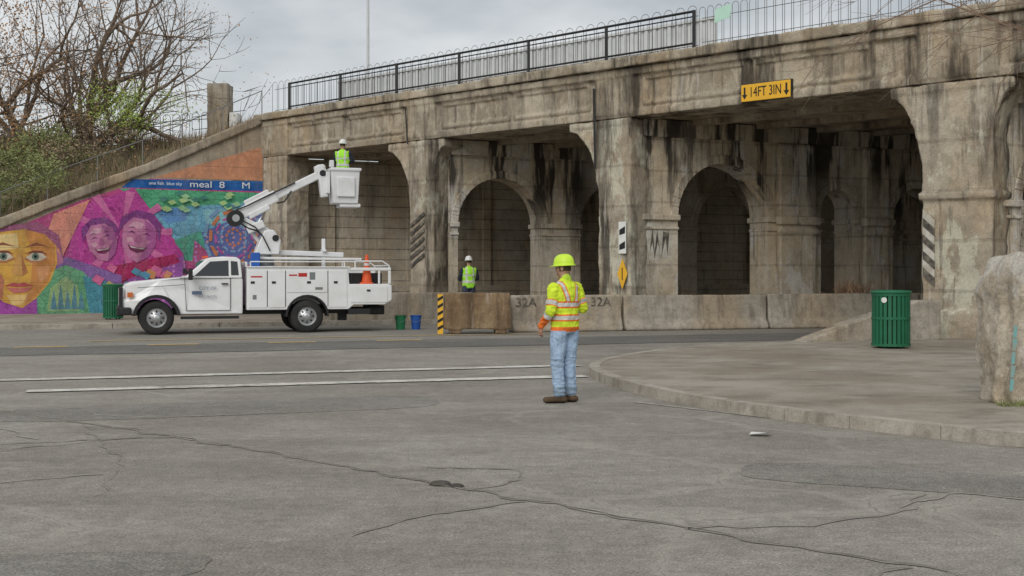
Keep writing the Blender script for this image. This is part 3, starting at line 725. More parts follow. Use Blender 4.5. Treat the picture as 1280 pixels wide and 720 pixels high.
text('32A', 'stencil', m_ink, .36, frameM(p_+V((-.27*.165, .165, .8))+V((.27, -.96, 0))*.024, bd), bpy.data.objects['concrete_barrier'])
e = empty('concrete_block'); bm = NB()
p = V((-1.78, 31.35, 0)); d = V((1, .1, 0)).normalized(); k = V((-d.y, d.x, 0))
A4 = lambda x0, x1, y0, y1, z: [p+d*x+k*y+V((0, 0, z)) for x, y in ((x0, y0), (x1, y0), (x1, y1), (x0, y1))]
solid(bm, A4(0, 1.78, 0, .6, .13), A4(.03, 1.75, .06, .55, 1.08))
for x in (.15, 1.35): solid(bm, A4(x, x+.3, .04, .5, 0.005), A4(x, x+.3, .04, .5, .2))
weather(obj(bm, 'block', m_brownc, e), .03, .04)
e = empty('hazard_panel'); bm = NB(); solid(bm, A4(-.16, -.02, .05, .1, .01), A4(-.16, -.02, .05, .1, 1.05)); obj(bm, 'panel', m_yel, e)
bm = NB()
for i in range(5):
    z = .1+i*.19; solid(bm, [p+d*x+k*.044+V((0, 0, zz)) for x, zz in ((-.16, z+.08), (-.16, z), (-.02, z+.08), (-.02, z+.16))], [p+d*x+k*.049+V((0, 0, zz)) for x, zz in ((-.16, z+.08), (-.16, z), (-.02, z+.08), (-.02, z+.16))])
obj(bm, 'stripes', m_blk, e)
barrier('low_wall', (-6.2, 36.3), (-1.2, 37.85), prof=[(0, .0), (0, .98), (.45, .98), (.45, .0)])
e = empty('barrier_end'); bm = NB(); p = V((6.1, 25.6, 0)); d = V((.955, .296, 0)); k = V((-d.y, d.x, 0))
pr = [(0, .10), (3.6, .10), (3.6, 1.0), (3.0, 1.0), (1.4, .55), (.3, .19)]
solid(bm, [p+d*x+V((0, 0, z)) for x, z in pr], [p+d*x+k*.5+V((0, 0, z)) for x, z in pr]); weather(obj(bm, 'ramp', m_jersey, e), .035, .03)

def litter_bin(x, y, z, r, h, label=True):
    e = empty('litter_bin', (x, y, z)); bm = NB(); n = 26
    for i in range(n):
        a_ = 2*math.pi*i/n; c_, s_ = math.cos(a_), math.sin(a_); w = r*math.pi/n*.72
        tx, ty = -s_*w, c_*w; ro, ri = r, r-.02
        solid(bm, [(ro*c_-tx, ro*s_-ty, .06), (ro*c_+tx, ro*s_+ty, .06), (ri*c_+tx, ri*s_+ty, .06), (ri*c_-tx, ri*s_-ty, .06)],
              [(ro*c_-tx, ro*s_-ty, h-.08), (ro*c_+tx, ro*s_+ty, h-.08), (ri*c_+tx, ri*s_+ty, h-.08), (ri*c_-tx, ri*s_-ty, h-.08)])
    for zz in (.04, h-.1, h*.5): lathe(bm, [(r-.025, 0), (r+.012, 0), (r+.012, .05), (r-.025, .05), (r-.025, 0)], (0, 0, zz), n=28, capends=False)
    lathe(bm, [(r-.1, h-.06), (r+.02, h-.06), (r+.035, h-.03), (r+.01, h), (r-.1, h+.01), (r-.12, h-.03)], (0, 0, 0), n=28, capends=False)
    for i in range(4): a_ = math.pi/4+i*math.pi/2; tube(bm, (r*.7*math.cos(a_), r*.7*math.sin(a_), 0), (r*.7*math.cos(a_), r*.7*math.sin(a_), .06), .03)
    obj(bm, 'slatted_body', m_bin, e)
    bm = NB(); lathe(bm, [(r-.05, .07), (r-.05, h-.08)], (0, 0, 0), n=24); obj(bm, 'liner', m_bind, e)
    if label:
        bm = NB(); lathe(bm, [(.055, 0), (.055, .01)], (-r*.62, -r*.82, h*.84), (-.6, -.8, 0), 14); obj(bm, 'badge', m_ywhite, e)
litter_bin(7.5, 23.75, .132, .365, 1.13)
litter_bin(-12.5, 37.6, .152, .3, 1.1, False)
def bucket(x, y, mat):
    e = empty('bucket', (x, y, .004)); bm = NB(); lathe(bm, [(.12, .01), (.155, .38), (.165, .38), (.165, .4), (.145, .4), (.11, .03)], (0, 0, 0), n=18, capends=False); lathe(bm, [(.12, .0), (.12, .03)], (0, 0, 0), n=18)
    obj(bm, 'pail', mat, e)
    bm = NB(); ptube(bm, [(-.16, 0, .36), (-.13, -.1, .25), (0, -.17, .2), (.13, -.1, .25), (.16, 0, .36)], .006, 5); obj(bm, 'handle', m_grey, e)
bucket(-3.15, 33.9, m_green); bucket(-2.72, 34.0, m_blue)

e = empty('broken_stone_pillar'); bm = NB()
bmesh.ops.create_cube(bm, size=1, matrix=Matrix.Translation((0, 0, .5)))
bmesh.ops.subdivide_edges(bm, edges=bm.edges[:], cuts=40, use_grid_fill=True)
for v in bm.verts:
    x, y, z = v.co
    X = 6.1+x*1.2; Y = 13.9+y*.8; Z = z*1.72
    if x < -.3: Z -= ((-x-.3)*5)**2*.42*z
    # round the vertical corners
    rr = max(0, abs(x)-.38)/.12; ry = max(0, abs(y)-.32)/.18; m_ = rr*ry
    X -= math.copysign(.12*m_, x); Y -= math.copysign(.12*m_, y)
    q = V((X, Y, Z)); o = V((noise.noise(q*1.8), noise.noise(q*1.8+V((5, 0, 0))), noise.noise(q*1.8+V((0, 7, 0)))))*.08
    o += V((noise.noise(q*7), noise.noise(q*7+V((3, 0, 0))), noise.noise(q*7+V((9, 0, 0)))))*.022+V((noise.noise(q*18), noise.noise(q*18+V((3, 0, 0))), noise.noise(q*19)))*.008
    v.co = q+o*min(1, Z/.1); v.co.z += .125
m_stone = conc('rubble_stone', (.38, .33, .26), (.56, .51, .43), amt=.35, sc=2.0, bump=.8, ss=3, pale=.4)
obj(bm, 'stone_block', m_stone, e, smooth=True)
bm = NB()
for i in range(5):
    z = .3+i*.15; x = 5.56+.01*i
    face(bm, [(x, 13.41, z), (x+.035, 13.405, z), (x+.05+.01*(i % 2), 13.405, z+.13), (x+.01, 13.41, z+.14)])
obj(bm, 'teal_graffiti', plain('teal_paint', (.15, .38, .38), .8, dirt=1, sc=7, dirtc=(.3, .3, .25)), e)
T = TM()
for i in range(500):
    p = V((random.uniform(5.45, 6.8), 13.42+random.gauss(0, .05), .13)); T.blade(p, p+V((random.gauss(0, .03), random.gauss(0, .03), random.uniform(.02, .1))), rv(.006))
T.obj('weeds', m_bush)

# ------------------------------------------------------------------ utility truck
TR = empty('bucket_truck'); ang = math.atan2(.317, .948)
fw = V((-9.15, 30.9, 0)); o_ = fw-V((math.cos(ang), math.sin(ang), 0))*.92
TR.location = (o_.x, o_.y, .004); TR.rotation_euler = (0, 0, ang)
WD = 2.05
def sidesolid(bm, prof, yf, W=WD):
    a_ = [(x, yf(x, z), z) for x, z in prof]; b_ = [(x, W-yf(x, z), z) for x, z in prof]; solid(bm, a_, b_)
def arch(cx, r, z0, n=10):
    a0 = math.asin(min(1, (z0-.44)/r)); return [(cx+r*math.cos(a0+(math.pi-2*a0)*i/n), .44+r*math.sin(a0+(math.pi-2*a0)*i/n)) for i in range(n+1)]
bm = NB()
low = [(.1, .62), (.05, .85), (.06, 1.15), (.14, 1.3), (.3, 1.37), (1.0, 1.44), (1.62, 1.49), (3.08, 1.49), (3.1, 1.4), (3.1, .52)]+arch(.92, .53, .52)
def yl(x, z):
    y = .03
    if x < .5: y += (.5-x)*.28
    if x < 1.62 and z > 1.3: y += .11
    if z < .8: y += .02
    return y
sidesolid(bm, low, yl)
obj(bm, 'cab_lower_body', m_white, TR, bevel=.035, seg=3)
bm = NB(); up = [(1.6, 1.47), (2.16, 1.96), (2.3, 2.01), (2.6, 2.035), (2.95, 2.02), (3.06, 1.95), (3.09, 1.47)]
yu = lambda x, z: .045+(z-1.47)*.27
sidesolid(bm, up, yu); obj(bm, 'cab_roof', m_white, TR, bevel=.04, seg=3)
bm = NB()
for sgn in (0, 1):
    def gy(z, e_=.006): y = .045+(z-1.47)*.27-e_; return y if sgn == 0 else WD-y
    face(bm, [(x, gy(z), z) for x, z in ((1.86, 1.52), (2.27, 1.9), (2.74, 1.93), (2.74, 1.52))])
    face(bm, [(x, gy(z), z) for x, z in ((2.8, 1.54), (2.8, 1.92), (2.97, 1.9), (3.0, 1.54))])
face(bm, [(1.655, .16, 1.535), (2.11, .24, 1.935), (2.11, WD-.24, 1.935), (1.655, WD-.16, 1.535)])
face(bm, [(3.098, .2, 1.55), (3.084, .25, 1.9), (3.084, WD-.25, 1.9), (3.098, WD-.2, 1.55)])
obj(bm, 'windows', m_glass, TR)
bm = NB()
def seam(x0, z0, x1, z1, y=.024, w=.007):
    d = V((x1-x0, 0, z1-z0)).normalized(); k = V((-d.z, 0, d.x))*w
    A_ = [V((x0, y, z0))-k, V((x1, y, z1))-k, V((x1, y, z1))+k, V((x0, y, z0))+k]; solid(bm, A_, [p+V((0, .01, 0)) for p in A_])
for s in ((1.66, .62, 1.62, 1.46), (2.78, .62, 2.78, 1.47), (1.66, .62, 2.78, .62), (1.5, 1.47, 3.08, 1.47), (.45, 1.22, 1.62, 1.3)): seam(*s)
box(bm, 2.55, 2.72, -.005, .022, 1.3, 1.335)
box(bm, .0, .09, .1, WD-.1, .72, 1.22)
box(bm, 1.52, 3.0, .02, .14, .4, .47)
box(bm, 1.72, 1.84, -.2, .0, 1.5, 1.53); box(bm, 1.7, 1.8, -.34, -.14, 1.42, 1.72)
box(bm, 1.72, 1.84, WD, WD+.2, 1.5, 1.53); box(bm, 1.7, 1.8, WD+.14, WD+.34, 1.42, 1.72)
for yy0, yy1 in ((-.02, .05), (WD-.05, WD+.02)):
    ar = arch(.92, .60, .5, 14); ai = arch(.92, .515, .5, 14)
    for i in range(14):
        q = [ar[i], ar[i+1], ai[i+1], ai[i]]; solid(bm, [(x, yy0, z) for x, z in q], [(x, yy1, z) for x, z in q])
box(bm, .3, 6.9, .35, WD-.35, .5, .64)
box(bm, .95, 1.0, .1, WD-.1, .4, .5)
obj(bm, 'dark_trim', m_dark, TR)
bm = NB(); box(bm, -.06, .12, .05, WD-.05, .5, .74); box(bm, .02, .3, .0, .1, .52, .72); obj(bm, 'front_bumper', m_dark, TR, bevel=.04)
bm = NB(); box(bm, -.012, .0, .55, WD-.55, .76, 1.18); box(bm, -.015, -.002, .98, 1.07, .74, 1.2); obj(bm, 'grille_bars', m_chrome, TR)
bm = NB(); box(bm, -.005, .16, .13, .42, .95, 1.18); box(bm, -.005, .16, WD-.42, WD-.13, .95, 1.18); obj(bm, 'headlights', m_chrome, TR, bevel=.03)
bm = NB(); box(bm, .2, .34, .045, .1, .98, 1.1)
for x in (3.5, 5.9, 6.95): box(bm, x, x+.12, .012, .03, .83, .87)
for y in (.15, 1.0, 1.8): box(bm, 7.095, 7.12, y, y+.1, .9, 1.0)
obj(bm, 'marker_lights', plain('amber', (.6, .15, .03), .4), TR)
bm = NB()
for i in range(5): box(bm, 2.15, 2.25, .55+i*.22, .61+i*.22, 2.0, 2.05)
obj(bm, 'roof_lamps', m_orange, TR, bevel=.01)
text('CITY OF', 'door_text', m_lettr, .12, frameM((2.2, .012, 1.2), (1, 0, 0)), TR, ext=.002)
text('ELECTRICITY', 'door_text', m_lettr, .08, frameM((2.2, .012, .98), (1, 0, 0)), TR, ext=.002)
bm = NB(); box(bm, 1.8, 2.05, .012, .02, 1.04, 1.13); obj(bm, 'door_emblem', m_lettr, TR)
bm = NB()
ub = [(3.2, 1.74), (5.9, 1.74), (5.93, 1.3), (7.0, 1.3), (7.1, 1.26), (7.1, .86), (6.9, .74), (6.05, .74), (5.9, .62)]+[(x, z) for x, z in arch(4.79, .56, .62)]+[(3.2, .62)]
sidesolid(bm, ub, lambda x, z: 0.0, W=.42)
solid(bm, [(x, WD-.42, z) for x, z in ub], [(x, WD, z) for x, z in ub])
box(bm, 3.2, 7.08, .43, WD-.43, .75, 1.12)
box(bm, 3.2, 3.26, .42, WD-.42, 1.12, 1.9)
box(bm, 5.93, 7.08, .0, .05, 1.66, 1.745); box(bm, 7.0, 7.08, .0, .05, 1.3, 1.66); box(bm, 5.93, 7.08, WD-.05, WD, 1.3, 1.745)
box(bm, 6.72, 6.78, .0, .05, 1.3, 1.66)
obj(bm, 'service_body', m_white, TR, bevel=.02)
bm = NB()
for (x0, x1, z0, z1) in ((3.25, 3.72, .68, 1.66), (3.76, 4.2, .68, 1.66), (4.24, 5.33, 1.08, 1.66), (5.37, 5.86, .68, 1.66), (5.96, 6.98, .8, 1.24)):
    box(bm, x0, x1, -.016, -.001, z0, z1)
box(bm, 3.2, 5.95, -.03, .44, 1.742, 1.775)
obj(bm, 'locker_doors', m_white, TR, bevel=.012)
bm = NB()
for x in (3.735, 4.215, 5.345): box(bm, x-.008, x+.008, -.004, -.001, .7, 1.66)
for x in (3.3, 3.85, 4.78, 5.5): box(bm, x, x+.1, -.03, -.017, 1.32, 1.38)
box(bm, 6.4, 6.5, -.03, -.017, 1.1, 1.15)
for i in range(14): t0 = math.pi*i/14; t1 = math.pi*(i+1)/14; q = [(4.79+.58*math.cos(t0), .44+.58*math.sin(t0)), (4.79+.58*math.cos(t1), .44+.58*math.sin(t1)), (4.79+.53*math.cos(t1), .44+.53*math.sin(t1)), (4.79+.53*math.cos(t0), .44+.53*math.sin(t0))]; solid(bm, [(x, -.02, z) for x, z in q], [(x, .4, z) for x, z in q])
box(bm, 5.7, 5.95, .5, .56, .3, .6); box(bm, 6.6, 7.0, .5, 1.5, .45, .7)
box(bm, 5.9, 6.5, .0, .3, .48, .63)
box(bm, 6.0, 6.95, .6, .64, 1.12, 1.6); box(bm, 6.05, 6.3, .3, .55, 1.3, 1.6)  # thin dark panel stands in for shade inside the bed; then the black box
obj(bm, 'handles_flares_bed_shade', m_dark, TR)
bm = NB(); box(bm, 4.55, 4.78, -.019, -.017, 1.5, 1.6); box(bm, 4.3, 4.52, -.019, -.017, 1.52, 1.56); box(bm, 3.3, 3.6, -.019, -.017, 1.48, 1.52)
obj(bm, 'red_labels', m_red, TR)
bm = NB(); box(bm, 4.85, 5.0, -.019, -.017, 1.42, 1.62); box(bm, 3.35, 3.45, -.019, -.017, .9, 1.02); box(bm, 5.0, 5.2, -.019, -.017, 1.15, 1.22); obj(bm, 'grey_labels', m_grey, TR)
bm = NB()
for y in (.08, WD-.08): ptube(bm, [(6.1, y, 1.72), (6.1, y, 1.92), (6.85, y, 1.92), (7.04, y, 1.8), (7.04, y, 1.0)], .02, 8)
ptube(bm, [(7.04, .08, 1.8), (7.04, WD-.08, 1.8)], .02)
ptube(bm, [(3.3, .05, 1.77), (3.3, .05, 1.9), (5.8, .05, 1.9), (5.8, .05, 1.77)], .018, 6)
obj(bm, 'grab_rails', m_white2, TR)
def wheel(x, y, s=1, w=.24):
    bm = NB(); lathe(bm, [(.25, 0), (.3, -.01), (.38, .0), (.425, .03), (.44, .07), (.44, w-.07), (.425, w-.03), (.38, w), (.25, w)], (x, y, .44), (0, s, 0), 36, False)
    obj(bm, 'tyre', m_rub, TR)
    bm = NB(); lathe(bm, [(.262, .0), (.25, .015), (.235, .05), (.21, .06), (.2, .03), (.11, .03), (.1, .0), (.07, -.02), (.0, -.02)], (x, y, .44), (0, s, 0), 30, False)
    obj(bm, 'rim', m_chrome, TR, smooth=True)
    bm = NB()
    for i in range(8):
        a_ = math.pi*2*i/8; c_ = V((x+.165*math.cos(a_), y+s*.029, .44+.165*math.sin(a_))); tube(bm, c_-V((0, s*.004, 0)), c_+V((0, s*.01, 0)), .027, n=10)
    obj(bm, 'rim_holes', m_dark, TR)
    bm = NB(); lathe(bm, [(.25, .08), (.25, w-.02)], (x, y, .44), (0, s, 0), 20); obj(bm, 'hub_back', m_dark, TR)
wheel(.92, .03); wheel(.92, WD-.03, -1); wheel(4.79, .02, 1, .26); wheel(4.79, WD-.02, -1, .26); wheel(4.79, .36, 1, .24); wheel(4.79, WD-.36, -1, .24)
yb = 1.05
bm = NB(); box(bm, 3.3, 4.1, .6, 1.5, 1.1, 1.8); lathe(bm, [(.3, 1.8), (.3, 1.98), (.22, 2.0), (.22, 2.1)], (3.75, yb, 0), n=20); obj(bm, 'pedestal', m_grey, TR, bevel=.02)
bm = NB(); box(bm, 3.35, 3.6, .45, .6, 1.7, 2.15); obj(bm, 'hydraulic_tank', m_blue, TR, bevel=.03)
bm = NB()
sp = [(3.5, 2.1), (4.15, 2.1), (4.2, 2.5), (4.0, 2.78), (3.75, 2.75), (3.6, 2.4)]
solid(bm, [(x, yb-.26, z) for x, z in sp], [(x, yb-.16, z) for x, z in sp]); solid(bm, [(x, yb+.16, z) for x, z in sp], [(x, yb+.26, z) for x, z in sp])
beam(bm, (4.05, yb, 2.6), (3.02, yb, 3.1), .22, .24)
beam(bm, (3.75, yb, 2.3), (3.3, yb, 2.9), .1, .1); beam(bm, (3.3, yb-.18, 2.75), (3.75, yb-.18, 2.95), .06, .22)
obj(bm, 'turret_and_lower_boom', m_white2, TR, bevel=.03)
bm = NB(); beam(bm, (2.95, yb-.0, 3.1), (4.1, yb, 3.72), .24, .32); beam(bm, (4.1, yb, 3.72), (5.35, yb, 4.36), .18, .22)
beam(bm, (3.25, yb, 3.48), (3.9, yb, 3.82), .16, .16); beam(bm, (3.35, yb-.13, 3.12), (3.9, yb-.13, 3.42), .06, .16)
beam(bm, (5.3, yb, 4.6), (5.42, yb, 3.7), .26, .2); beam(bm, (5.15, yb, 4.45), (5.45, yb, 4.5), .2, .2)
obj(bm, 'upper_boom', m_white2, TR, bevel=.035)
bm = NB(); beam(bm, (3.8, yb, 2.17), (5.95, yb, 2.1), .2, .14); beam(bm, (5.4, yb, 1.1), (5.4, yb, 2.55), .1, .1); beam(bm, (5.4, yb-.2, 2.22), (5.4, yb+.2, 2.22), .1, .08); beam(bm, (3.4, yb-.35, 2.0), (6.4, yb-.35, 1.98), .1, .07)
obj(bm, 'outrigger_boom_rest', m_white2, TR, bevel=.02)
bm = NB(); tube(bm, (3.0, yb-.2, 3.08), (3.0, yb+.2, 3.08), .22, n=20); tube(bm, (4.05, yb-.29, 2.55), (4.05, yb+.29, 2.55), .09); tube(bm, (5.36, yb-.14, 4.36), (5.36, yb+.14, 4.36), .09)
ptube(bm, [(3.1, yb-.16, 2.95), (3.35, yb-.2, 2.8), (3.55, yb-.2, 2.75), (3.8, yb-.18, 2.55)], .025); ptube(bm, [(3.0, yb-.16, 3.3), (3.3, yb-.18, 3.42), (3.8, yb-.16, 3.68), (4.6, yb-.12, 4.08)], .02)
ptube(bm, [(3.9, yb-.3, 2.2), (3.7, yb-.32, 2.6), (3.5, yb-.24, 2.85), (3.2, yb-.2, 3.0)], .018); ptube(bm, [(4.1, yb-.2, 3.5), (4.3, yb-.15, 3.55), (4.5, yb-.12, 3.85)], .02)
obj(bm, 'joints_and_hoses', m_dark, TR)
bm = NB(); lathe(bm, [(.1, 0), (.1, .01)], (3.0, yb-.205, 3.08), (0, -1, 0), 14); tube(bm, (3.75, yb, 2.35), (3.25, yb, 2.92), .035, n=8); tube(bm, (3.6, yb, 2.95), (4.0, yb, 3.62), .03, n=8); obj(bm, 'hydraulic_ram', m_chrome, TR)
bm = NB(); bx0, bx1, by0, by1, bz0, bz1 = 5.56, 6.34, .62, 1.42, 3.52, 4.5
def ring(x0, x1, y0, y1, z): return [bm.verts.new(p) for p in ((x0, y0, z), (x1, y0, z), (x1, y1, z), (x0, y1, z))]
rs = [ring(bx0+.06, bx1-.04, by0+.06, by1-.06, bz0), ring(bx0, bx1, by0, by1, bz1-.1), ring(bx0-.04, bx1+.04, by0-.04, by1+.04, bz1-.08), ring(bx0-.04, bx1+.04, by0-.04, by1+.04, bz1), ring(bx0+.03, bx1-.03, by0+.03, by1-.03, bz1), ring(bx0+.09, bx1-.07, by0+.09, by1-.09, bz0+.05)]
bm.faces.new(rs[0][::-1]); bm.faces.new(rs[-1])
for r0, r1 in zip(rs, rs[1:]):
    for i in range(4): j = (i+1) % 4; bm.faces.new([r0[i], r0[j], r1[j], r1[i]])
box(bm, 5.8, 6.38, by0+.1, by1-.1, 3.42, 3.519); box(bm, 5.44, 5.555, .85, 1.2, 3.8, 4.4); box(bm, 5.5, 5.62, .6, .75, 4.505, 4.7)
box(bm, 5.7, 6.2, by0-.025, by0+.03, 3.7, 4.25)
obj(bm, 'basket', m_white2, TR, bevel=.025)
e = empty('traffic_cone')
e.location = Matrix.Translation(TR.location) @ Matrix.Rotation(ang, 4, 'Z') @ V((6.45, .23, 1.302)); bm = NB(); box(bm, -.17, .17, -.17, .17, 0, .04); lathe(bm, [(.145, .04), (.04, .78), (.02, .8)], (0, 0, 0), n=20); obj(bm, 'cone_body', m_orange, e)
bm = NB(); lathe(bm, [(.087, .5), (.075, .57)], (0, 0, 0), n=20); obj(bm, 'reflective_bands', m_ywhite, e)

# ------------------------------------------------------------------ people
def capsule(bm, p0, p1, r0, r1, n=12):
    p0 = V(p0); p1 = V(p1)
    if (p1-p0).length < 1e-4: p1 = p0+V((0, 0, 1e-3))
    d, u, w = basis(p1-p0); L = (p1-p0).length; prof = []
    for i in range(5): a_ = math.pi/2*(1-i/4.0); prof.append((r0*math.cos(a_), -r0*math.sin(a_)))
    for i in range(5): a_ = math.pi/2*i/4.0; prof.append((r1*math.cos(a_), L+r1*math.sin(a_)))
    lathe(bm, prof, p0, d, n)
def ellip(bm, c, rx, ry, rz):
    bmesh.ops.create_uvsphere(bm, u_segments=20, v_segments=14, radius=1, matrix=Matrix.Translation(c) @ Matrix.Diagonal((rx, ry, rz, 1)))
m_person = NT('clothing_and_skin'); at = m_person.n('ShaderNodeVertexColor', layer_name='Col').outputs[0]
wr = m_person.noise(8, 4, .6, m_person.mapp((1, 1, .6))); ks = m_person.ramp(wr, .3, .7, .7, 1.15)
cc = m_person.mix(1.0, at, m_person.grey(ks), 'MULTIPLY')
m_person.bump(m_person.noise(11, 3, .6, m_person.mapp((1, 1, .6))), 1.0, .035); m_person = m_person.out(cc, .85, 0, .2)
SKIN = (.45, .27, .2); LIME = (.68, .85, .05); SILV = (.62, .63, .6); ORG = (.85, .2, .04)
def person(name, loc, rz, J, style, voxel, scale=1.0, hatc=(.75, .75, .72)):
    root = empty(name, loc, rz); root.scale = (scale,)*3
    bm = NB(); parts = []
    def cap(lab, p0, p1, r0, r1): capsule(bm, p0, p1, r0, r1); parts.append((lab, V(p0), V(p1), r0, r1))
    rings = []; n = 24
    for z, rx, ry, yo in ((.86, .165, .125, 0), (.93, .192, .145, 0), (1.02, .195, .15, 0), (1.12, .19, .145, .005), (1.24, .2, .148, .0), (1.36, .212, .142, -.01), (1.44, .2, .12, -.012), (1.5, .13, .09, -.01), (1.54, .065, .065, 0)):
        rings.append([bm.verts.new((rx*math.cos(2*math.pi*i/n)*(1+.03*noise.noise(V((i*.6, z*9, 1)))), yo+ry*math.sin(2*math.pi*i/n)*(1+.06*noise.noise(V((i*.6, z*9, 5)))), z)) for i in range(n)])
    for a_, b_ in zip(rings, rings[1:]):
        for i in range(n): j = (i+1) % n; bm.faces.new([a_[i], a_[j], b_[j], b_[i]])
    bm.faces.new(rings[0][::-1]); bm.faces.new(rings[-1])
    parts.append(('torso', V((0, 0, .95)), V((0, 0, 1.4)), .15, .16)); parts.append(('torso', V((-.1, 0, 1.0)), V((-.12, 0, 1.4)), .095, .1)); parts.append(('torso', V((.1, 0, 1.0)), V((.12, 0, 1.4)), .095, .1))
    for sd in ('L', 'R'):
        sg = -1 if sd == 'L' else 1; hip = V((sg*.095, 0, .9)); kn = V(J['kn'+sd]); an = V(J['an'+sd]); toe = V(J['toe'+sd])
        cap('leg', hip, kn, .112, .086); cap('leg', kn, an+V((0, 0, .03)), .084, .074)
        capsule(bm, an+V((0, 0.01, .05)), an+V((0, .012, .07)), .079, .075)
        td = V((toe.x-an.x, toe.y-an.y, 0)).normalized(); side = V((-td.y, td.x, 0))
        cap('boot', V((an.x, an.y, .09)), V((an.x, an.y, .14)), .055, .058)
        for o2 in (-.014, .014): cap('boot', V((an.x, an.y, .042))-td*.06+side*o2, V((an.x, an.y, .038))+td*.17+side*o2*1.4, .042, .036)
        sh = V((sg*.19, -.01, 1.42)); el = V(J['el'+sd]); wr_ = V(J['wr'+sd])
        cap('uarm', sh, el, .08, .064); cap('farm', el, wr_, .062, .045)
        hd = V(J.get('hd'+sd, wr_-el)).normalized(); nrm = V((-sg, .0, 0)); nrm = (nrm-hd*nrm.dot(hd)).normalized(); lat = hd.cross(nrm).normalized()
        if lat.y < 0: lat = -lat
        for q in (-.026, 0, .026): cap('hand', wr_+lat*q*.5, wr_+hd*.085+lat*q, .017, .015)
        for q, L1 in ((-.034, .055), (-.012, .07), (.011, .075), (.033, .068)):
            b0 = wr_+hd*.085+lat*q; m1 = b0+(hd+nrm*.25).normalized()*L1*.5; e1 = m1+(hd+nrm*.9).normalized()*L1*.55
            cap('hand', b0, m1, .0095, .009); cap('hand', m1, e1, .009, .0075)
        tb = wr_+hd*.025+lat*.03; tm = tb+(hd+lat*.8+nrm*.3).normalized()*.04; cap('hand', tb, tm, .012, .0105); cap('hand', tm, tm+(hd+lat*.2+nrm*.4).normalized()*.032, .0105, .009)
    hy = J.get('hy', 0); HR = Matrix.Translation((0, .015, 1.6)) @ Matrix.Rotation(hy, 4, 'Z') @ Matrix.Rotation(J.get('hp', 0), 4, 'X')
    cap('neck', (0, -.01, 1.48), (0, .01, 1.6), .058, .055)
    if J.get('collar'): cap('collar', (0, -.035, 1.5), (0, -.03, 1.54), .068, .064)
    hb = NB()
    ellip(hb, (0, .0, .085), .077, .098, .108); ellip(hb, (0, .03, .03), .058, .066, .068); ellip(hb, (0, .095, .062), .014, .022, .024); ellip(hb, (0, .1, .052), .018, .016, .012)
    ellip(hb, (0, .075, -.018), .026, .024, .02)
    for sg in (-1, 1): ellip(hb, (sg*.08, -.005, .07), .012, .02, .033); ellip(hb, (sg*.04, .055, .055), .028, .028, .022)
    ellip(hb, (0, .086, .024), .025, .014, .007); ellip(hb, (0, .085, .013), .022, .014, .007)
    hb.transform(HR); tmp = bpy.data.meshes.new('tmp'); hb.to_mesh(tmp); hb.free(); bm.from_mesh(tmp)
    hc = HR @ V((0, 0, .08)); parts.append(('head', hc, hc+V((0, 0, .02)), .1, .1))
    bmesh.ops.recalc_face_normals(bm, faces=bm.faces)
    me = bpy.data.meshes.new('b'); bm.to_mesh(me); bm.free(); o = bpy.data.objects.new('b', me); COL.objects.link(o)
    rm = o.modifiers.new('r', 'REMESH'); rm.mode = 'VOXEL'; rm.voxel_size = voxel
    sm = o.modifiers.new('s', 'SMOOTH'); sm.iterations = 2; sm.factor = .5
    dg = bpy.context.evaluated_depsgraph_get(); m2 = bpy.data.meshes.new_from_object(o.evaluated_get(dg)); bpy.data.objects.remove(o)
    nv = len(m2.vertices); co = np.empty(nv*3); m2.vertices.foreach_get('co', co); co = co.reshape(-1, 3)
    best = np.full(nv, 1e9); lab = np.zeros(nv, int); tt = np.zeros(nv); labs = [p[0] for p in parts]
    for k, (l, a_, b_, r0, r1) in enumerate(parts):
        a_ = np.array(a_); d = np.array(b_)-a_; t_ = np.clip(((co-a_)@d)/(d@d+1e-9), 0, 1); ds = np.linalg.norm(co-(a_+t_[:, None]*d), axis=1)-(r0+(r1-r0)*t_)
        mk = ds < best; best[mk] = ds[mk]; lab[mk] = k; tt[mk] = t_[mk]
    HI = HR.inverted(); cols = np.ones((nv, 4))
    nr = np.empty(nv*3); m2.vertices.foreach_get('normal', nr); nr = nr.reshape(-1, 3)
    for i in range(nv):
        x, y, z = co[i]; l = labs[lab[i]]; cols[i, :3] = style(l, tt[i], x, y, z, HI)
        if l in ('leg', 'torso', 'uarm', 'farm'):
            kz = 26 if (l == 'leg' and (z < .3 or .42 < z < .56)) or l in ('uarm', 'farm') else 9
            co[i] += nr[i]*(.014*noise.noise(V((x*9, y*9, z*kz)))+.005*noise.noise(V((x*25, y*25, z*30))))
    m2.vertices.foreach_set('co', co.ravel()); m2.update()
    ca = m2.color_attributes.new('Col', 'FLOAT_COLOR', 'POINT'); ca.data.foreach_set('color', cols.ravel())
    m2.materials.clear(); mobj(m2, 'body', m_person, root, smooth=True)
    bm = NB()
    for sg in (-1, 1): ellip(bm, (sg*.032, .083, .078), .011, .008, .007)
    bm.transform(HR); obj(bm, 'eyes', m_dark, root)
    bm = NB(); n = 28; rings = []
    prof = [(1.0, .0), (1.0, .02), (.97, .045), (.88, .08), (.7, .108), (.45, .125), (.2, .131), (.02, .132)]
    def hr(i, k, h):
        a_ = 2*math.pi*i/n; rg = .006 if (abs(math.cos(a_)) < .28 and h > .05) else 0
        return (.108*k*math.cos(a_), -.005+.135*k*math.sin(a_), .115+h+rg)
    for k, h in prof: rings.append([bm.verts.new(hr(i, k, h)) for i in range(n)])
    brim = [bm.verts.new(((.128)*math.cos(2*math.pi*i/n), -.002+(.155+(.035 if math.sin(2*math.pi*i/n) > .3 else 0))*math.sin(2*math.pi*i/n), .108)) for i in range(n)]
    br2 = [bm.verts.new((v.co.x*.99, v.co.y*.99, .1)) for v in brim]
    allr = [br2, brim]+rings
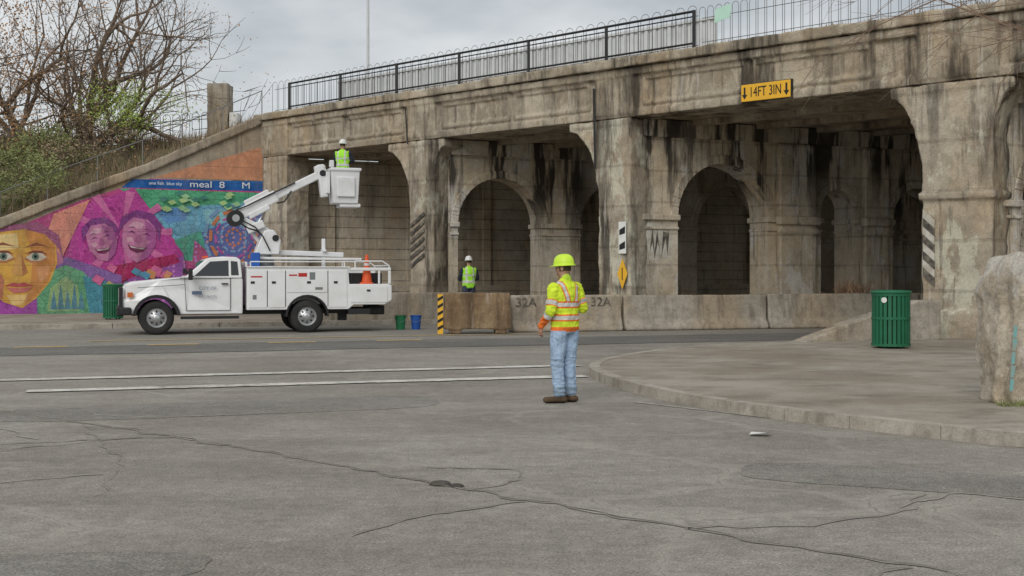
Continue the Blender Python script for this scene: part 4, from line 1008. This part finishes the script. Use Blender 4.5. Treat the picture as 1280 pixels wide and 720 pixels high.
    for a_, b_ in zip(allr, allr[1:]):
        for i in range(n): j = (i+1) % n; bm.faces.new([a_[i], a_[j], b_[j], b_[i]])
    bm.faces.new(rings[-1]); bm.faces.new(br2[::-1]); bm.transform(HR)
    obj(bm, 'hard_hat', plain('hard_hat_shell', hatc, .4, dirt=.15), root, smooth=True)
    return root
HAIR = (.06, .045, .03)
def headcol(x, y, z, HI):
    p = HI @ V((x, y, z))
    if p.y < .035 and p.z > .035 and not (abs(p.x) > .078): return HAIR
    if p.y > .085 and .005 < p.z < .03 and abs(p.x) < .028: return (.35, .14, .11)
    if p.y > .05 and p.z < .012: return (.3, .19, .14)
    return SKIN
DEN = (.36, .48, .64)
def st_main(l, t_, x, y, z, HI):
    if l == 'head': return headcol(x, y, z, HI)
    if l == 'collar': return (.5, .72, .06)
    if l == 'neck': return SKIN if z > 1.54 else (.5, .75, .05)
    if l == 'hand': return (.42, .24, .17)
    if l == 'boot': return (.1, .065, .04) if z > .022 else (.03, .025, .02)
    if l == 'farm': return ORG if t_ > .38 else LIME if t_ < .12 else SILV
    if l == 'uarm':
        if .5 < t_ < .78: return SILV if .55 < t_ < .73 else ORG
        return LIME
    if l == 'leg' and z < .9: return DEN if z > .2 else (.26, .34, .44)
    if z < .885: return DEN
    if z < .945: return ORG
    for zc in (1.06, 1.22):
        if abs(z-zc) < .045: return SILV if abs(z-zc) < .024 else ORG
    if z > 1.22:
        dd = abs(abs(x)-.105)
        if y < 0: dd = abs(abs(x)-(.045+(z-1.21)*.28))
        if dd < .036: return SILV if dd < .02 else ORG
    return LIME
def st_vest(l, t_, x, y, z, HI):
    if l == 'head': return headcol(x, y, z, HI)
    if l == 'neck': return SKIN if z > 1.54 else (.03, .03, .04)
    if l == 'hand': return (.1, .08, .06)
    if l == 'boot': return (.05, .035, .025)
    if l in ('farm', 'uarm') and abs(x) > .2: return (.03, .035, .05)
    if l == 'leg' or z < .9: return (.05, .06, .09)
    if abs(x) > .215: return (.03, .035, .05)
    if abs(z-1.08) < .035: return SILV
    if z > 1.08 and abs(abs(x)-.11) < .022: return SILV
    if abs(z-1.27) < .02: return SILV
    return (.4, .85, .06)
J = dict(knL=(-.10, .03, .49), anL=(-.105, -.02, .1), toeL=(-.30, .08, 0), knR=(.09, .02, .49), anR=(.10, .0, .1), toeR=(.08, .2, 0),
         elL=(-.265, -.04, 1.14), wrL=(-.27, .13, .96), hdL=(-.0, .3, -1), elR=(.26, -.05, 1.17), wrR=(.19, .18, 1.13), hy=.5, hp=-.05, collar=1)
person('construction_worker', (.66, 15.0, .004), math.radians(38), J, st_main, .0068, 1.0, (.6, .85, .05))
J2 = dict(knL=(-.10, .02, .49), anL=(-.11, -.02, .1), toeL=(-.13, .2, 0), knR=(.10, .02, .49), anR=(.11, .0, .1), toeR=(.14, .2, 0),
          elL=(-.27, .03, 1.18), wrL=(-.15, .24, 1.12), elR=(.27, .03, 1.18), wrR=(.15, .24, 1.12), hy=-.2, hp=-.1)
person('construction_worker', (-1.37, 38.1, .152), math.radians(20), J2, st_vest, .012, 1.08)
Mb = Matrix.Translation(TR.location) @ Matrix.Rotation(ang, 4, 'Z') @ V((5.93, 1.02, 3.575))
person('construction_worker', Mb, math.radians(-10), dict(J2, elL=(-.27, .06, 1.2), wrL=(-.2, .3, 1.3), elR=(.27, .06, 1.2), wrR=(.2, .3, 1.3), hy=0), st_vest, .012, .95)

# ------------------------------------------------------------------ camera, light, world
cam = bpy.data.cameras.new('camera'); co_ = bpy.data.objects.new('camera', cam); COL.objects.link(co_)
co_.location = (0, 0, 1.63); co_.rotation_euler = (math.radians(90), 0, 0); cam.sensor_width = 36; cam.lens = 1500/1280*36; cam.shift_y = -20/1280; cam.clip_end = 6000
scene.camera = co_
sun = bpy.data.lights.new('sun', 'SUN'); so = bpy.data.objects.new('sun', sun); COL.objects.link(so)
sun.energy = 1.5; sun.angle = math.radians(40); sun.color = (1, .96, .9)
el_, az_ = math.radians(36), math.radians(200)
dirv = V((math.sin(az_)*math.cos(el_), math.cos(az_)*math.cos(el_), math.sin(el_))); so.rotation_euler = dirv.to_track_quat('Z', 'Y').to_euler()
w = bpy.data.worlds.new('World'); scene.world = w; w.use_nodes = True; nt = w.node_tree; bg = nt.nodes['Background']
sky = nt.nodes.new('ShaderNodeTexSky'); sky.sky_type = 'NISHITA'; sky.sun_disc = False; sky.sun_elevation = el_; sky.sun_rotation = az_
tc = nt.nodes.new('ShaderNodeTexCoord'); mp_ = nt.nodes.new('ShaderNodeMapping'); mp_.inputs['Scale'].default_value = (1, 1, 2.6); mp_.inputs['Location'].default_value = (.3, .1, .2)
ns = nt.nodes.new('ShaderNodeTexNoise'); ns.inputs['Scale'].default_value = 3.4; ns.inputs['Detail'].default_value = 5; ns.inputs['Roughness'].default_value = .5
rp = nt.nodes.new('ShaderNodeValToRGB'); rp.color_ramp.elements[0].position = .38; rp.color_ramp.elements[1].position = .62
rp.color_ramp.elements[0].color = (4.4, 4.75, 5.0, 1); rp.color_ramp.elements[1].color = (7.8, 7.9, 7.9, 1)
mx = nt.nodes.new('ShaderNodeMix'); mx.data_type = 'RGBA'; mx.inputs[0].default_value = .92
L = nt.links.new; L(tc.outputs['Generated'], mp_.inputs[0]); L(mp_.outputs[0], ns.inputs['Vector']); L(ns.outputs['Fac'], rp.inputs[0])
L(sky.outputs[0], mx.inputs[6]); L(rp.outputs[0], mx.inputs[7]); L(mx.outputs[2], bg.inputs[0]); bg.inputs[1].default_value = .108
scene.view_settings.view_transform = 'Standard'; scene.view_settings.look = 'None'; scene.view_settings.exposure = 0; scene.view_settings.gamma = 1
